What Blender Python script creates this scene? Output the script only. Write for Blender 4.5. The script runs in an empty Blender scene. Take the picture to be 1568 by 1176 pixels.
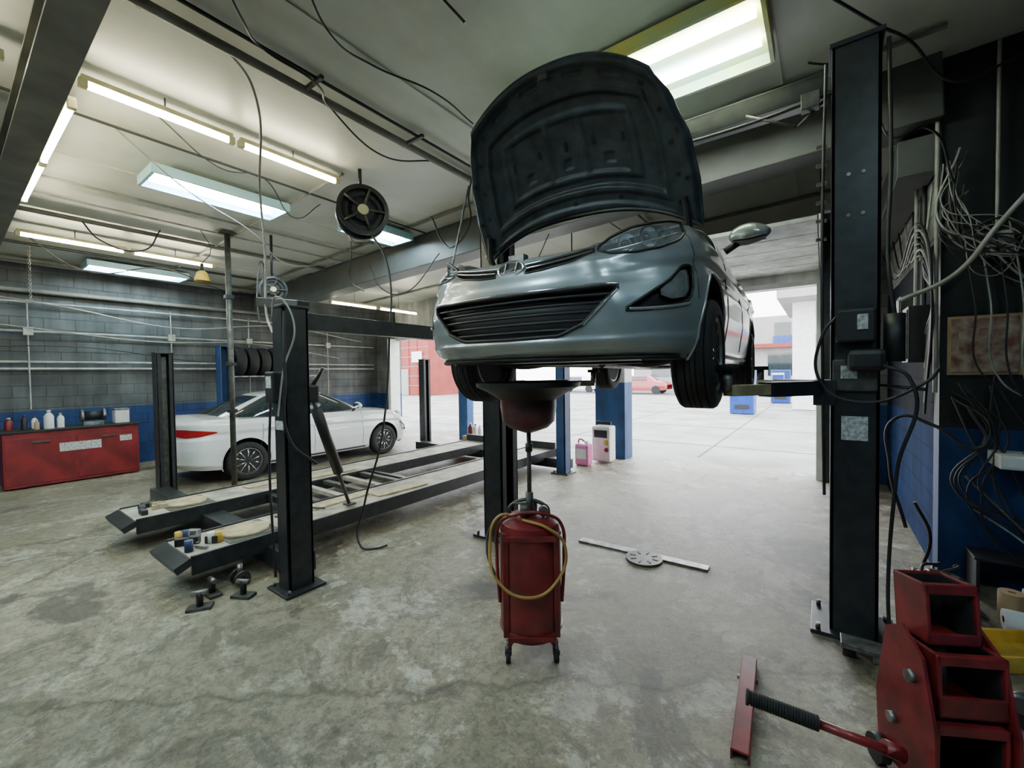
import bpy, bmesh, math, random
from mathutils import Vector, Matrix
random.seed(4)
S=bpy.context.scene
COL=S.collection
# ------------------------------------------------------------ materials
def mat(name,c,rough=.5,metal=0.,var=.25,scale=6.,bump=.0,emit=0.,alpha=1.,coat=0.,spec=.5,c2=None,detail=6):
    m=bpy.data.materials.new(name); m.use_nodes=True
    nt=m.node_tree; b=nt.nodes['Principled BSDF']
    b.inputs['Roughness'].default_value=rough; b.inputs['Metallic'].default_value=metal
    b.inputs['Specular IOR Level'].default_value=spec
    b.inputs['Coat Weight'].default_value=coat; b.inputs['Coat Roughness'].default_value=.08
    if alpha<1: b.inputs['Alpha'].default_value=alpha
    if emit>0:
        b.inputs['Emission Color'].default_value=(*c,1); b.inputs['Emission Strength'].default_value=emit
    tc=nt.nodes.new('ShaderNodeTexCoord'); n=nt.nodes.new('ShaderNodeTexNoise')
    n.inputs['Scale'].default_value=scale; n.inputs['Detail'].default_value=detail
    nt.links.new(tc.outputs['Object'],n.inputs['Vector'])
    r=nt.nodes.new('ShaderNodeValToRGB'); nt.links.new(n.outputs['Fac'],r.inputs['Fac'])
    d=c2 if c2 else tuple(x*(1-var) for x in c)
    r.color_ramp.elements[0].position=.35; r.color_ramp.elements[1].position=.65
    r.color_ramp.elements[0].color=(*d,1); r.color_ramp.elements[1].color=(*c,1)
    nt.links.new(r.outputs['Color'],b.inputs['Base Color'])
    if bump>0:
        bp=nt.nodes.new('ShaderNodeBump'); bp.inputs['Strength'].default_value=bump; bp.inputs['Distance'].default_value=.02
        nt.links.new(n.outputs['Fac'],bp.inputs['Height']); nt.links.new(bp.outputs['Normal'],b.inputs['Normal'])
    return m
M={}
M['black']=mat('black_paint',(.024,.027,.03),.38,var=.5,scale=12,bump=.05)
M['dark']=mat('dark_plastic',(.014,.014,.015),.5,var=.3)
M['rubber']=mat('rubber',(.016,.016,.017),.75,var=.3,scale=20,bump=.1)
M['hood_in']=mat('hood_inner_paint',(.05,.062,.067),.4,c2=(.024,.03,.032),scale=11,bump=.05,detail=9)
M['silver']=mat('silver_car_paint',(.36,.40,.405),.33,.45,c2=(.30,.335,.34),scale=4,coat=.8,detail=10)
M['white']=mat('white_car_paint',(.82,.84,.84),.25,0,var=.04,scale=3,coat=1.)
M['glass']=mat('car_glass',(.02,.03,.035),.05,0,var=.1,spec=.9)
M['lens']=mat('clear_lens',(.6,.65,.68),.05,0,var=.02,alpha=.18,spec=.6)
M['chrome']=mat('chrome',(.8,.8,.8),.12,1.,var=.05)
M['steel']=mat('worn_steel',(.34,.34,.33),.45,.8,var=.6,scale=15,bump=.1)
M['dsteel']=mat('dark_dirty_steel',(.12,.12,.11),.5,.6,var=.5,scale=12,bump=.1)
M['galv']=mat('painted_conduit',(.42,.42,.38),.5,.2,var=.4)
M['red']=mat('red_enamel',(.22,.014,.016),.38,0,c2=(.10,.008,.01),scale=7,bump=.05,coat=.3)
M['redbox']=mat('old_red_enamel',(.27,.02,.025),.5,0,c2=(.14,.012,.016),scale=3,bump=.05)
M['blue']=mat('blue_paint',(.02,.06,.17),.5,var=.4,scale=4)
M['yellow']=mat('yellow_paint',(.65,.42,.06),.5,var=.4,scale=8)
M['tan']=mat('dusty_tan',(.42,.36,.2),.6,var=.5,scale=8,bump=.1)
M['ramp']=mat('ramp_dusty_deck',(.48,.44,.36),.6,.0,c2=(.2,.18,.15),scale=4,bump=.15,detail=10)
M['label']=mat('label_paper',(.75,.76,.74),.6,c2=(.3,.3,.3),scale=45)
M['wht']=mat('white_plastic',(.75,.76,.75),.4,var=.15)
M['pink']=mat('pink_fluid_plastic',(.85,.25,.5),.3,var=.2)
M['tail']=mat('tail_lamp_red',(.5,.01,.01),.1,var=.2,coat=1)
M['tube']=mat('fluorescent_tube',(1,.95,.68),.4,emit=26,var=0)
M['tubeb']=mat('fluorescent_tube_cool',(.78,.95,1),.4,emit=36,var=0)
M['tubew']=mat('fluorescent_tube_large',(.92,1,.9),.4,emit=24,var=0)
M['troff']=mat('troffer_reflector',(.35,.6,.7),.3,.0,var=.1)
M['troffy']=mat('troffer_reflector_yellowed',(.6,.58,.14),.3,.0,c2=(.25,.5,.55),scale=1.5)
M['fixture']=mat('fixture_enamel',(.7,.66,.42),.4,var=.2)
M['wood']=mat('dusty_plywood',(.5,.42,.25),.7,var=.4,scale=10)
M['card']=mat('cardboard',(.4,.27,.15),.8,var=.2)
M['wire']=mat('cable_black',(.02,.02,.022),.5,var=.2)
M['wireg']=mat('cable_grey',(.33,.33,.3),.5,var=.4)
M['yhose']=mat('yellow_hose',(.45,.26,.06),.4,var=.3)
M['oil']=mat('faded_notice',(.16,.05,.04),.6,c2=(.35,.3,.24),scale=12)
M['funnel']=mat('oily_funnel',(.12,.02,.022),.4,c2=(.03,.015,.015),scale=5)
# ------------------------------------------------------------ geometry helpers
def fin(name,bm,m,parent=None,smooth=False,loc=None,bevel=0,mods=None):
    me=bpy.data.meshes.new(name); bm.normal_update(); bm.to_mesh(me); bm.free()
    o=bpy.data.objects.new(name,me); COL.objects.link(o)
    if isinstance(m,(list,tuple)):
        for x in m: me.materials.append(M[x] if isinstance(x,str) else x)
    else: me.materials.append(M[m] if isinstance(m,str) else m)
    if smooth:
        for p in me.polygons: p.use_smooth=True
    if loc is not None: o.location=loc
    if parent: o.parent=parent
    if bevel>0:
        b=o.modifiers.new('bevel','BEVEL'); b.width=bevel; b.segments=2; b.limit_method='ANGLE'
    return o
def grp(name,loc=(0,0,0),rz=0):
    e=bpy.data.objects.new(name,None); e.empty_display_size=.1; COL.objects.link(e)
    e.location=loc; e.rotation_euler=(0,0,rz); return e
def box(name,c,s,m,parent=None,bevel=.004,rot=None):
    bm=bmesh.new(); bmesh.ops.create_cube(bm,size=1)
    for v in bm.verts: v.co=Vector((v.co.x*s[0],v.co.y*s[1],v.co.z*s[2]))
    o=fin(name,bm,m,parent,loc=c,bevel=min(bevel,min(s)*.3))
    if rot: o.rotation_euler=rot
    return o
def boxes(name,lst,m,parent=None,bevel=.003):
    bm=bmesh.new()
    for c,s in lst:
        r=bmesh.ops.create_cube(bm,size=1)
        for v in r['verts']: v.co=Vector((v.co.x*s[0]+c[0],v.co.y*s[1]+c[1],v.co.z*s[2]+c[2]))
    return fin(name,bm,m,parent,bevel=bevel)
def cyl(name,p0,p1,r,m,parent=None,r2=None,seg=24,bevel=0):
    p0=Vector(p0);p1=Vector(p1);d=p1-p0
    bm=bmesh.new(); bmesh.ops.create_cone(bm,cap_ends=True,segments=seg,radius1=r,radius2=r if r2 is None else r2,depth=d.length)
    q=d.to_track_quat('Z','Y').to_matrix().to_4x4()
    bmesh.ops.transform(bm,matrix=Matrix.Translation((p0+p1)/2)@q,verts=bm.verts)
    for f in bm.faces: f.smooth=len(f.verts)==4
    return fin(name,bm,m,parent,bevel=bevel)
def tube(name,pts,r,m,parent=None,smooth=True,cyc=False):
    cu=bpy.data.curves.new(name,'CURVE'); cu.dimensions='3D'; cu.bevel_depth=r; cu.bevel_resolution=3; cu.use_fill_caps=True
    if smooth:
        sp=cu.splines.new('BEZIER'); sp.bezier_points.add(len(pts)-1)
        for b,p in zip(sp.bezier_points,pts): b.co=p; b.handle_left_type=b.handle_right_type='AUTO'
    else:
        sp=cu.splines.new('POLY'); sp.points.add(len(pts)-1)
        for b,p in zip(sp.points,pts): b.co=(*p,1)
    sp.use_cyclic_u=cyc
    cu.materials.append(M[m]); o=bpy.data.objects.new(name,cu); COL.objects.link(o)
    if parent: o.parent=parent
    return o
def lathe(name,prof,m,parent=None,loc=(0,0,0),seg=40,axis='Z',rot=None):
    bm=bmesh.new(); rings=[]
    for r,z in prof:
        ring=[]
        for i in range(seg):
            a=2*math.pi*i/seg; c,s=r*math.cos(a),r*math.sin(a)
            ring.append(bm.verts.new((c,s,z) if axis=='Z' else ((z,c,s) if axis=='X' else (c,z,s))))
        rings.append(ring)
    for a,b in zip(rings[:-1],rings[1:]):
        for i in range(seg):
            bm.faces.new((a[i],a[(i+1)%seg],b[(i+1)%seg],b[i]))
    for ring in (rings[0],rings[-1]):
        try: bm.faces.new(ring)
        except Exception: pass
    bmesh.ops.recalc_face_normals(bm,faces=bm.faces)
    o=fin(name,bm,m,parent,smooth=True,loc=loc)
    if rot: o.rotation_euler=rot
    md=o.modifiers.new('es','EDGE_SPLIT'); md.split_angle=math.radians(40)
    return o
def gridmesh(name,P,m,parent,smooth=True,keep=None,matf=None):
    bm=bmesh.new(); V=[[bm.verts.new(p) for p in row] for row in P]
    for i in range(len(P)-1):
        for j in range(len(P[0])-1):
            if keep and not keep(i,j): continue
            try:
                f=bm.faces.new((V[i][j],V[i+1][j],V[i+1][j+1],V[i][j+1]))
                if matf: f.material_index=matf(i,j)
            except Exception: pass
    bmesh.ops.delete(bm,geom=[v for v in bm.verts if not v.link_faces],context='VERTS')
    return fin(name,bm,m,parent,smooth=smooth)
def lerp(t,tab):
    if t<=tab[0][0]: return tab[0][1]
    for (a,x),(b,y) in zip(tab[:-1],tab[1:]):
        if t<=b:
            k=(t-a)/(b-a); k=k*k*(3-2*k)*.5+k*.5
            return x+(y-x)*k
    return tab[-1][1]
# ------------------------------------------------------------ CAR
def wheel(parent,c,side,R=.315,w=.205,steer=0):
    g=bpy.data.objects.new('wheel',None); COL.objects.link(g); g.parent=parent; g.location=c
    g.rotation_euler=(0,0,(0 if side>0 else math.pi)+steer)
    h=w/2
    prof=[(R*.66,-h*.8),(R*.74,-h*1.02),(R*.88,-h*1.03),(R*.965,-h*.9)]
    zs=[-.72,-.68,-.64,-.3,-.27,-.23,-.02,0,.02,.23,.27,.3,.64,.68,.72]
    gro={1,4,7,10,13}
    for i,z in enumerate(zs): prof.append((R*(.965 if i in gro else 1),h*z))
    prof+=[(R*.965,h*.9),(R*.88,h*1.03),(R*.74,h*1.02),(R*.66,h*.8)]
    lathe('tyre',prof,'rubber',g,axis='X',seg=56)
    lathe('rim',[(R*.3,-h*.2),(R*.62,-h*.8),(R*.68,-h*.85),(R*.62,-h*.5),(R*.61,h*.5),(R*.69,h*.9),(R*.66,h*.95),(R*.6,h*.6),(R*.58,-h*.1)],'steel',g,axis='X')
    lathe('brake_disc',[(0.001,-h*.1),(R*.5,-h*.1),(R*.5,h*.05),(.001,h*.05)],'dsteel',g,axis='X')
    lathe('hub',[(0.001,h*.75),(R*.1,h*.75),(R*.2,h*.6),(R*.2,h*.1)],'chrome',g,axis='X',seg=24)
    for i in range(5):
        for k in (-1,1):
            a=2*math.pi*i/5+k*.17; b=2*math.pi*i/5+k*.3
            cyl('spoke',(h*.62,R*.12*math.cos(a),R*.12*math.sin(a)),(h*.7,R*.62*math.cos(b),R*.62*math.sin(b)),.019,'chrome',g,seg=8,r2=.014)
    return g
def build_car(name,loc,rz,paint,hood_open,fwheel_y=.88,wb=2.7,L=4.53,droop=0.):
    g=grp(name,loc,rz)
    W=.885; n=2.6; Df=.75; Dr=.5
    pts=[]
    N=300
    for i in range(N+1):
        f=math.pi/2*i/N
        pts.append((W*math.sin(f)**(2/n), Df*(1-max(0,math.cos(f))**(2/n))))
    for i in range(1,40): pts.append((W,Df+(L-Df-Dr)*i/40))
    for i in range(N+1):
        f=math.pi/2*(1-i/N)
        pts.append((W*math.sin(f)**(2/n)*1.0, L-Dr*(1-max(0,math.cos(f))**(2/n))))
    A=[0]
    for a,b in zip(pts[:-1],pts[1:]): A.append(A[-1]+math.hypot(b[0]-a[0],b[1]-a[1]))
    T=A[-1]
    import bisect
    def plan(e):
        e=max(0,min(T,e)); i=min(len(A)-2,max(0,bisect.bisect_left(A,e)-1))
        k=(e-A[i])/max(1e-9,A[i+1]-A[i]); a,b=pts[i],pts[i+1]
        return a[0]+(b[0]-a[0])*k, a[1]+(b[1]-a[1])*k
    ztab=[(0,.745),(.06,.76),(.25,.83),(.6,.915),(1.1,.965),(2,.99),(3.6,1.02),(4.2,1.04),(4.53,1.0)]
    btab=[(0,.205),(.5,.21),(.8,.2),(3.5,.2),(4.53,.27)]
    fi=[(0,.12),(.08,.045),(.16,.012),(.2,.018),(.3,.004),(.45,.0),(.6,.012),(.72,.035),(.85,.055),(1,.12)]
    si=[(0,.07),(.1,.03),(.4,.0),(.6,.005),(.7,.028),(.76,.012),(.88,.03),(1,.09)]
    ri=[(0,.1),(.12,.02),(.4,0),(.6,.02),(.66,.05),(.8,.05),(.95,.03),(1,.06)]
    def surf(e,z=None,v=None,off=0,side=1):
        x,y=plan(e); x1,y1=plan(e+.02); x0,y0=plan(e-.02)
        tx,ty=x1-x0,y1-y0
        if e<=.021: tx,ty=1,0
        if e>=T-.021: tx,ty=-1,0
        l=math.hypot(tx,ty) or 1; nx,ny=ty/l,-tx/l
        zt=lerp(y,ztab); zb=lerp(y,btab)
        if v is None: v=(z-zb)/(zt-zb)
        vv=max(0,min(1,v)); z=zb+v*(zt-zb)
        wf=max(0,min(1,1-y/.75)); wr=max(0,min(1,(y-(L-.5))/.5))
        ins=wf*lerp(vv,fi)+wr*lerp(vv,ri)+(1-wf-wr)*lerp(vv,si)
        if y<.75:
            ec=.50+(.62-z)*.45
            dd=(e-ec)/.07; ins-=.016*math.exp(-dd*dd)*max(0,min(1,(z-.3)/.15))*max(0,min(1,(.78-z)/.1))
            dd=(e-.70)/.12; ins+=.022*math.exp(-dd*dd)*max(0,min(1,(z-.5)/.08))*max(0,min(1,(.72-z)/.06))
        k=off-ins
        return Vector((side*(x+nx*k),y+ny*k,z))
    wy=[fwheel_y,fwheel_y+wb]; RA=.375; wz=.33
    grille=[(0,.315,.54),(.30,.32,.54),(.42,.37,.542),(.52,.47,.546),(.58,.53,.546)]
    slot=[(.095,.655,.70),(.2,.66,.712),(.36,.685,.735),(.47,.725,.752)]
    lamp=[(.49,.73,.755),(.56,.708,.80),(.68,.712,.845),(.82,.735,.872),(.96,.785,.895),(1.07,.85,.905)]
    fog=[(.62,.425,.44),(.72,.43,.50),(.84,.45,.57),(.95,.475,.655),(1.0,.52,.665),(1.03,.64,.66)]
    rear_l=[(T-1.15,.83,.85),(T-.95,.79,.88),(T-.7,.77,.90),(T-.42,.79,.90)]
    def colv(P,e):
        if e<P[0][0] or e>P[-1][0]: return None
        for a,b in zip(P[:-1],P[1:]):
            if e<=b[0]:
                k=(e-a[0])/(b[0]-a[0]); return a[1]+(b[1]-a[1])*k,a[2]+(b[2]-a[2])*k
    def inside(P,e,z,mg=.0):
        c=colv(P,e)
        return c is not None and c[0]+mg<z<c[1]-mg
    es=[]; e=0
    while e<T:
        es.append(e); e+=.009 if e<1.2 else .03
    es.append(T)
    NV=76
    for side in (1,-1):
        P=[]
        for e in es:
            P.append([surf(e,v=j/NV,side=side) for j in range(NV+1)])
        def keep(i,j):
            e=(es[i]+es[i+1])/2; z=(P[i][j].z+P[i+1][j+1].z)/2; y=(P[i][j].y+P[i+1][j+1].y)/2
            if .5<e<T-.5:
                for w_ in wy:
                    if math.hypot(y-w_,z-wz)<RA: return False
            for q in (grille,slot,lamp,fog):
                if inside(q,e,z,.002): return False
            return True
        K={}
        ks=set((i,j) for i in range(len(es)-1) for j in range(NV) if keep(i,j))
        for (i,j) in ks:
            for a in ((i,j),(i+1,j),(i,j+1),(i+1,j+1)): K[a]=1
        for (i,j) in K:
            p=P[i][j]
            if .5<es[i]<T-.5:
                for w_ in wy:
                    d=math.hypot(p.y-w_,p.z-wz)
                    if RA-.04<d<RA+.002 and d>0:
                        p.y=w_+(p.y-w_)*RA/d; p.z=wz+(p.z-wz)*RA/d
        gridmesh('body_side',P,paint,g,keep=lambda i,j:(i,j) in ks)
        def patch(nm,q,m,off,rows=6,cols=24):
            Q=[]
            for i in range(cols+1):
                e=q[0][0]+(q[-1][0]-q[0][0])*i/cols; c=colv(q,min(e,q[-1][0]-1e-6))
                Q.append([surf(e,z=c[0]+(c[1]-c[0])*j/rows,off=off,side=side) for j in range(rows+1)])
            return gridmesh(nm,Q,m,g)
        def rimline(nm,q,r,m,off=.0,closed=True):
            up=[];lo=[]
            for i in range(19):
                e=q[0][0]+(q[-1][0]-q[0][0])*i/18; c=colv(q,min(e,q[-1][0]-1e-6))
                up.append(surf(e,z=c[1],off=off,side=side)); lo.append(surf(e,z=c[0],off=off,side=side))
            tube(nm,up+lo[::-1] if closed else lo+up[::-1],r,m,g,smooth=False,cyc=closed)
        patch('grille_backing',grille,'dark',-.06)
        rimline('grille_frame',grille,.010,'dark',0,closed=False)
        for zz in (.35,.39,.43,.47,.508):
            ee=max([e*.01 for e in range(0,58) if inside(grille,e*.01+1e-5,zz)]+[.1])
            tube('grille_slat',[surf(ee*i/12,z=zz,off=-.02,side=side) for i in range(13)],.008,'dark',g,smooth=False)
        tube('grille_chrome',[surf(.58*i/14,z=.548+(.004 if i>10 else 0),off=.004,side=side) for i in range(15)],.0075,'chrome',g,smooth=False)
        tube('grille_lower_chrome',[surf(.42+.16*i/6,z=.365+.16*i/6,off=.004,side=side) for i in range(7)],.006,'silver',g,smooth=False)
        patch('upper_slot',slot,'dark',-.035)
        rimline('upper_slot_frame',slot,.006,'dark')
        tube('upper_slot_bar',[surf(.1+.36*i/8,z=.682+.052*(i/8)**1.3,off=.002,side=side) for i in range(9)],.006,'chrome',g,smooth=False)
        tube('upper_slot_top_chrome',[surf(.06+.42*i/10,z=.708+.05*(i/10)**1.4,off=.004,side=side) for i in range(11)],.006,'chrome',g,smooth=False)
        patch('headlamp_housing',lamp,'dark',-.07)
        patch('headlamp_lens',lamp,'lens',.0)
        rimline('headlamp_seal',lamp,.007,'dark')
        for ee,zz,rr in ((.66,.773,.042),(.80,.805,.048),(.93,.84,.032)):
            c=surf(ee,z=zz,off=-.03,side=side); c2=surf(ee,z=zz,off=.0,side=side); d=(c2-c).normalized()
            o=lathe('reflector',[(.004,-.02),(rr*.5,-.014),(rr*.85,.0),(rr,.02),(rr*1.08,.02),(rr*.9,-.005)],'chrome',g,loc=c,seg=24)
            o.rotation_euler=d.to_track_quat('Z','Y').to_euler()
            o=lathe('projector',[(rr*.55,-.01),(rr*.5,.004),(rr*.3,.013),(.002,.017)],'glass',g,loc=c,seg=20)
            o.rotation_euler=d.to_track_quat('Z','Y').to_euler()
        tube('headlamp_strip',[surf(.54+.5*i/10,z=.73+.115*(i/10)**1.3,off=-.012,side=side) for i in range(11)],.006,'chrome',g,smooth=False)
        patch('fog_recess',fog,'dark',-.03)
        rimline('fog_frame',fog,.007,'dark')
        foglamp=[(.80,.50,.53),(.86,.485,.575),(.94,.50,.63),(.985,.54,.64)]
        patch('fog_lamp',foglamp,'steel',-.012); patch('fog_lens',foglamp,'lens',-.004)
        tube('fog_chrome',[surf(.63+.34*i/8,z=.432+.04*(i/8)**2,off=.002,side=side) for i in range(9)],.008,'silver',g,smooth=False)
        patch('tail_lamp',rear_l,'tail',.006)
        tube('front_lip',[surf(1.0*i/20,z=.212,off=.015,side=side) for i in range(21)],.012,'dark',g,smooth=False)
        for w_ in wy:
            ap=[];ip=[]
            for i in range(25):
                a=math.pi*(-.12+1.24*i/24); y=w_+RA*math.cos(a); z=wz+RA*math.sin(a)
                lo,hi=.3,T-.3
                for _ in range(26):
                    mdl=(lo+hi)/2
                    if plan(mdl)[1]<y: lo=mdl
                    else: hi=mdl
                p=surf(lo,z=max(z,.2),side=side); p.y=y; p.z=max(z,.2)
                ap.append(p); ip.append(Vector((side*.55,y,max(z,.2))))
            tube('arch_lip',ap,.008,paint,g,smooth=False)
            gridmesh('wheel_well',[ap,ip],'dark',g)
            well=[Vector((side*.56,w_+RA*math.cos(2*math.pi*i/24),max(.22,wz+RA*math.sin(2*math.pi*i/24)))) for i in range(24)]
            bm=bmesh.new(); bm.faces.new([bm.verts.new(p) for p in well]); fin('well_inner',bm,'dark',g)
            wheel(g,(side*.79,w_,.315-droop),side)
            cyl('strut',(side*.6,w_,.3-droop),(side*.55,w_,.75),.03,'dark',g)
        def ey(y):
            lo,hi=.3,T-.3
            for _ in range(26):
                mdl=(lo+hi)/2
                if plan(mdl)[1]<y: lo=mdl
                else: hi=mdl
            return lo
        for y in (1.42,2.45,3.35):
            tube('door_seam',[surf(ey(y+(0 if y<3 else .22*max(0,(.75-z)))),z=z,off=.0005,side=side) for z in [.3+.66*i/10 for i in range(11)]],.0035,'dark',g,smooth=False)
        tube('fender_seam',[surf(1.06,z=.5+.36*i/8,off=.0005,side=side) for i in range(9)],.0025,'dark',g,smooth=False)
        tube('sill_trim',[surf(ey(1.35+2.0*i/8),z=.24,off=.004,side=side) for i in range(9)],.016,'dark',g,smooth=False)
        tube('belt_trim',[surf(ey(1.5+2.2*i/8),v=.995,off=.0,side=side) for i in range(9)],.008,'chrome',g,smooth=False)
        for y in (2.2,3.2):
            p=surf(ey(y),z=.84,off=.022,side=side)
            box('door_handle',p,(.025,.2,.028),paint,g,bevel=.01)
        bm=bmesh.new(); bmesh.ops.create_uvsphere(bm,u_segments=24,v_segments=16,radius=1)
        for v in bm.verts:
            x,y,z=v.co; v.co=Vector((x*.135*(1 if x*side<0 else .95),y*.06*(1 if y<0 else .5),z*.078*(1-.25*max(0,x*side))))
        fin('mirror_cap',bm,paint,g,smooth=True,loc=(side*1.0,1.62,1.10))
        cyl('mirror_stalk',(side*.84,1.62,1.0),(side*.94,1.62,1.06),.025,'dark',g)
        box('mirror_glass',(side*1.0,1.651,1.10),(.19,.008,.1),'chrome',g)
        tube('mirror_trim',[(side*.9,1.57,1.06),(side*1.0,1.56,1.055),(side*1.1,1.58,1.07)],.01,'dark',g)
    cow=1.12
    el=[e for e in es if plan(e)[1]>=(cow if hood_open else .0)]
    Q=[]
    for e in el:
        p=surf(e,v=1); row=[]
        for j in range(13):
            s=-1+2*j/12
            row.append(Vector((p.x*s,p.y,p.z+.045*(1-s*s)*min(1,p.x/.5))))
        Q.append(row)
    gridmesh('deck',Q,paint,g)
    if hood_open:
        for side in (1,-1):
            Q=[]
            for e in [x for x in es if plan(x)[1]<cow]:
                r=[]
                for k,(o,z) in enumerate(((0,0),(-.03,.012),(-.07,.014),(-.09,-.005),(-.1,-.08),(-.12,-.3))):
                    q=surf(e,v=1,off=o,side=side); q.z+=z; q.x=max(0,q.x*side)*side; r.append(q)
                Q.append(r)
            gridmesh('fender_top',Q,paint,g)
        boxes('engine_bay',[((0,.65,.5),(1.3,.9,.05)),((0,1.1,.75),(1.4,.04,.45))],'dark',g)
        box('engine_cover',(0,.6,.66),(.6,.4,.16),'dark',g,bevel=.03)
        box('battery',(.42,.65,.66),(.2,.26,.2),'dark',g)
        box('hood_latch',(0,.14,.755),(.1,.05,.05),'steel',g)
        box('wiper_cowl',(0,1.16,1.0),(1.3,.12,.04),'dark',g,bevel=.015)
        for s in (-.5,.1): tube('wiper_arm',[(s,1.15,1.03),(s+.25,1.3,1.1),(s+.5,1.35,1.13)],.008,'dark',g)
    NA=120; NL=14; Q=[]
    for l in range(NL+1):
        t=l/NL; z=.97+(.42)*(t**.9); w=.80-.20*t+.02*math.sin(t*math.pi)
        y0=1.14+.92*t; y1=4.12-.95*t; h=(y1-y0)/2; yc=(y0+y1)/2; row=[]
        for i in range(NA+1):
            a=2*math.pi*i/NA; s,c=math.sin(a),math.cos(a)
            nn=3.4
            row.append(Vector((w*math.copysign(abs(s)**(2/nn),s),yc-h*math.copysign(abs(c)**(2/nn),c),z)))
        Q.append(row)
    top=Q[-1]; cy=(top[0].y+top[NA//2].y)/2
    for k in (.9,.7,.45,.2,0.01):
        Q.append([Vector((p.x*k,cy+(p.y-cy)*k,1.39+.05*(1-k*k)**.8)) for p in top])
    def mf(i,j):
        if i>=NL-1: return 1
        a=abs(((j+.5)/NA*360+180)%360-180)
        p=Q[i][j]
        if 27<a<40 or 141<a<156: return 1
        if abs(p.x)>.5 and abs(p.y-2.48)<.05: return 2
        if abs(p.x)>.5 and i==0: return 2
        return 0
    gridmesh('greenhouse',Q,['glass',paint,'dark'],g,matf=mf)
    boxes('underbody',[((0,2.3,.235),(1.5,3.5,.05)),((0,.55,.235),(1.2,.5,.03)),((0,.95,.22),(.9,.25,.05)),((-.45,2.2,.215),(.1,2.2,.05)),((.45,2.2,.215),(.1,2.2,.05)),((0,3.6,.22),(1.1,.2,.06))],'dark',g)
    tube('exhaust_pipe',[(.1,1.1,.2),(.12,1.8,.19),(-.1,2.6,.19),(-.1,3.2,.19),(.4,4.1,.22)],.028,'steel',g)
    for side in (1,-1):
        tube('control_arm',[(side*.25,.98,.22),(side*.5,.95,.2),(side*.7,.88,.24)],.03,'dark',g)
        tube('drive_shaft',[(side*.1,.88,.32),(side*.7,.88,.32-droop)],.018,'steel',g)
    tail_c=surf(T-.001,z=.8,off=.01)
    box('rear_plate',(0,tail_c.y,.75),(.3,.01,.12),'label',g)
    c=surf(.0,z=.69,off=.008)
    tube('badge_ring',[Vector((.078*math.cos(a*math.pi/8),c.y+.006*math.sin(a*math.pi/8),c.z+.042*math.sin(a*math.pi/8))) for a in range(16)],.0075,'chrome',g,cyc=True)
    for s in (-1,1): tube('badge_bar',[(s*.034-.010,c.y,c.z-.033),(s*.034+.010,c.y,c.z+.033)],.007,'chrome',g)
    tube('badge_link',[(-.034,c.y,c.z-.008),(.034,c.y,c.z+.008)],.006,'chrome',g)
    o=lathe('badge_back',[(.001,0),(.072,0),(.072,.006),(.001,.008)],'dark',g,loc=(0,c.y+.008,c.z),rot=(math.pi/2,0,0)); o.scale=(1,.55,1)
    if hood_open:
        hg=bpy.data.objects.new('open_hood',None); COL.objects.link(hg); hg.parent=g
        hg.location=(0,1.0,1.03); hg.rotation_euler=(math.radians(-61),0,math.radians(2))
        na,nb=150,120
        def hp(a,b,zo=0):
            w=lerp(b,[(0,.79),(.3,.785),(.55,.755),(.8,.68),(1,.58)])
            front=1.09-.20*abs(a)**2.3; rear=.20*(1-abs(a)**2.6)
            y=rear+(front-rear)*b
            z=.08*(1-a*a)-.07*b*b*b-.12*max(0,b-.85)
            return Vector((w*a,-y,z+zo))
        def sm(x,a,b):
            t=max(0,min(1,(x-a)/(b-a))); return t*t*(3-2*t)
        def rbox(a,b,a0,a1,b0,b1,f=.03):
            return sm(a,a0,a0+f)*(1-sm(a,a1-f,a1))*sm(b,b0,b0+f)*(1-sm(b,b1-f,b1))
        def inner(a,b):
            aa=abs(a); h=-.058
            bb=b+.06*aa*aa
            rec=rbox(aa,bb,-1,.92,.06,.97,.035)*.014
            rec-=rbox(aa,bb,-1,.80,.13,.86,.03)*.012
            rec+=rbox(aa,bb,-1,.74+.04*(1-b),.18,.80,.03)*.022
            rec-=rbox(aa,bb,-1,.62,.24,.72,.03)*.012
            rec+=rbox(aa,bb,-1,.57,.28,.68,.03)*.014
            for c0 in (0,.36):
                rec+=rbox(aa,bb,c0-.05,c0+.05,.34,.42,.02)*.01
                rec-=rbox(aa,bb,c0+.12,c0+.2,.28,.68,.03)*.01
            rec+=rbox(aa,bb,.12,.34,.885,.935,.02)*.012+rbox(aa,bb,.46,.66,.885,.935,.02)*.012
            edge=1-min(1,min((1-aa)/.04,b/.03,(1-b)/.03))
            return min(h+rec+edge*.045,-.008)
        for nm,fz,m in (('hood_skin',lambda a,b:0,paint),('hood_inner_panel',inner,'hood_in')):
            P=[[hp(-1+2*i/na,j/nb,fz(-1+2*i/na,j/nb)) for j in range(nb+1)] for i in range(na+1)]
            gridmesh(nm,P,m,hg)
        rim=[hp(-1,j/20) for j in range(21)]+[hp(-1+2*i/30,1) for i in range(1,31)]+[hp(1,1-j/20) for j in range(1,21)]+[hp(1-2*i/30,0) for i in range(1,30)]
        tube('hood_edge',[p-Vector((0,0,.006)) for p in rim],.011,'hood_in',hg,smooth=False,cyc=True)
        for s in (-1,1):
            tube('hood_hinge',[(s*.70,.10,-.03),(s*.72,-.02,-.07),(s*.70,-.2,-.05)],.018,'dark',hg)
            for bb in (.3,.6): lathe('rubber_stop',[(.001,-.075),(.012,-.075),(.012,-.04),(.001,-.04)],'rubber',hg,loc=hp(s*.93,bb),seg=12)
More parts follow.
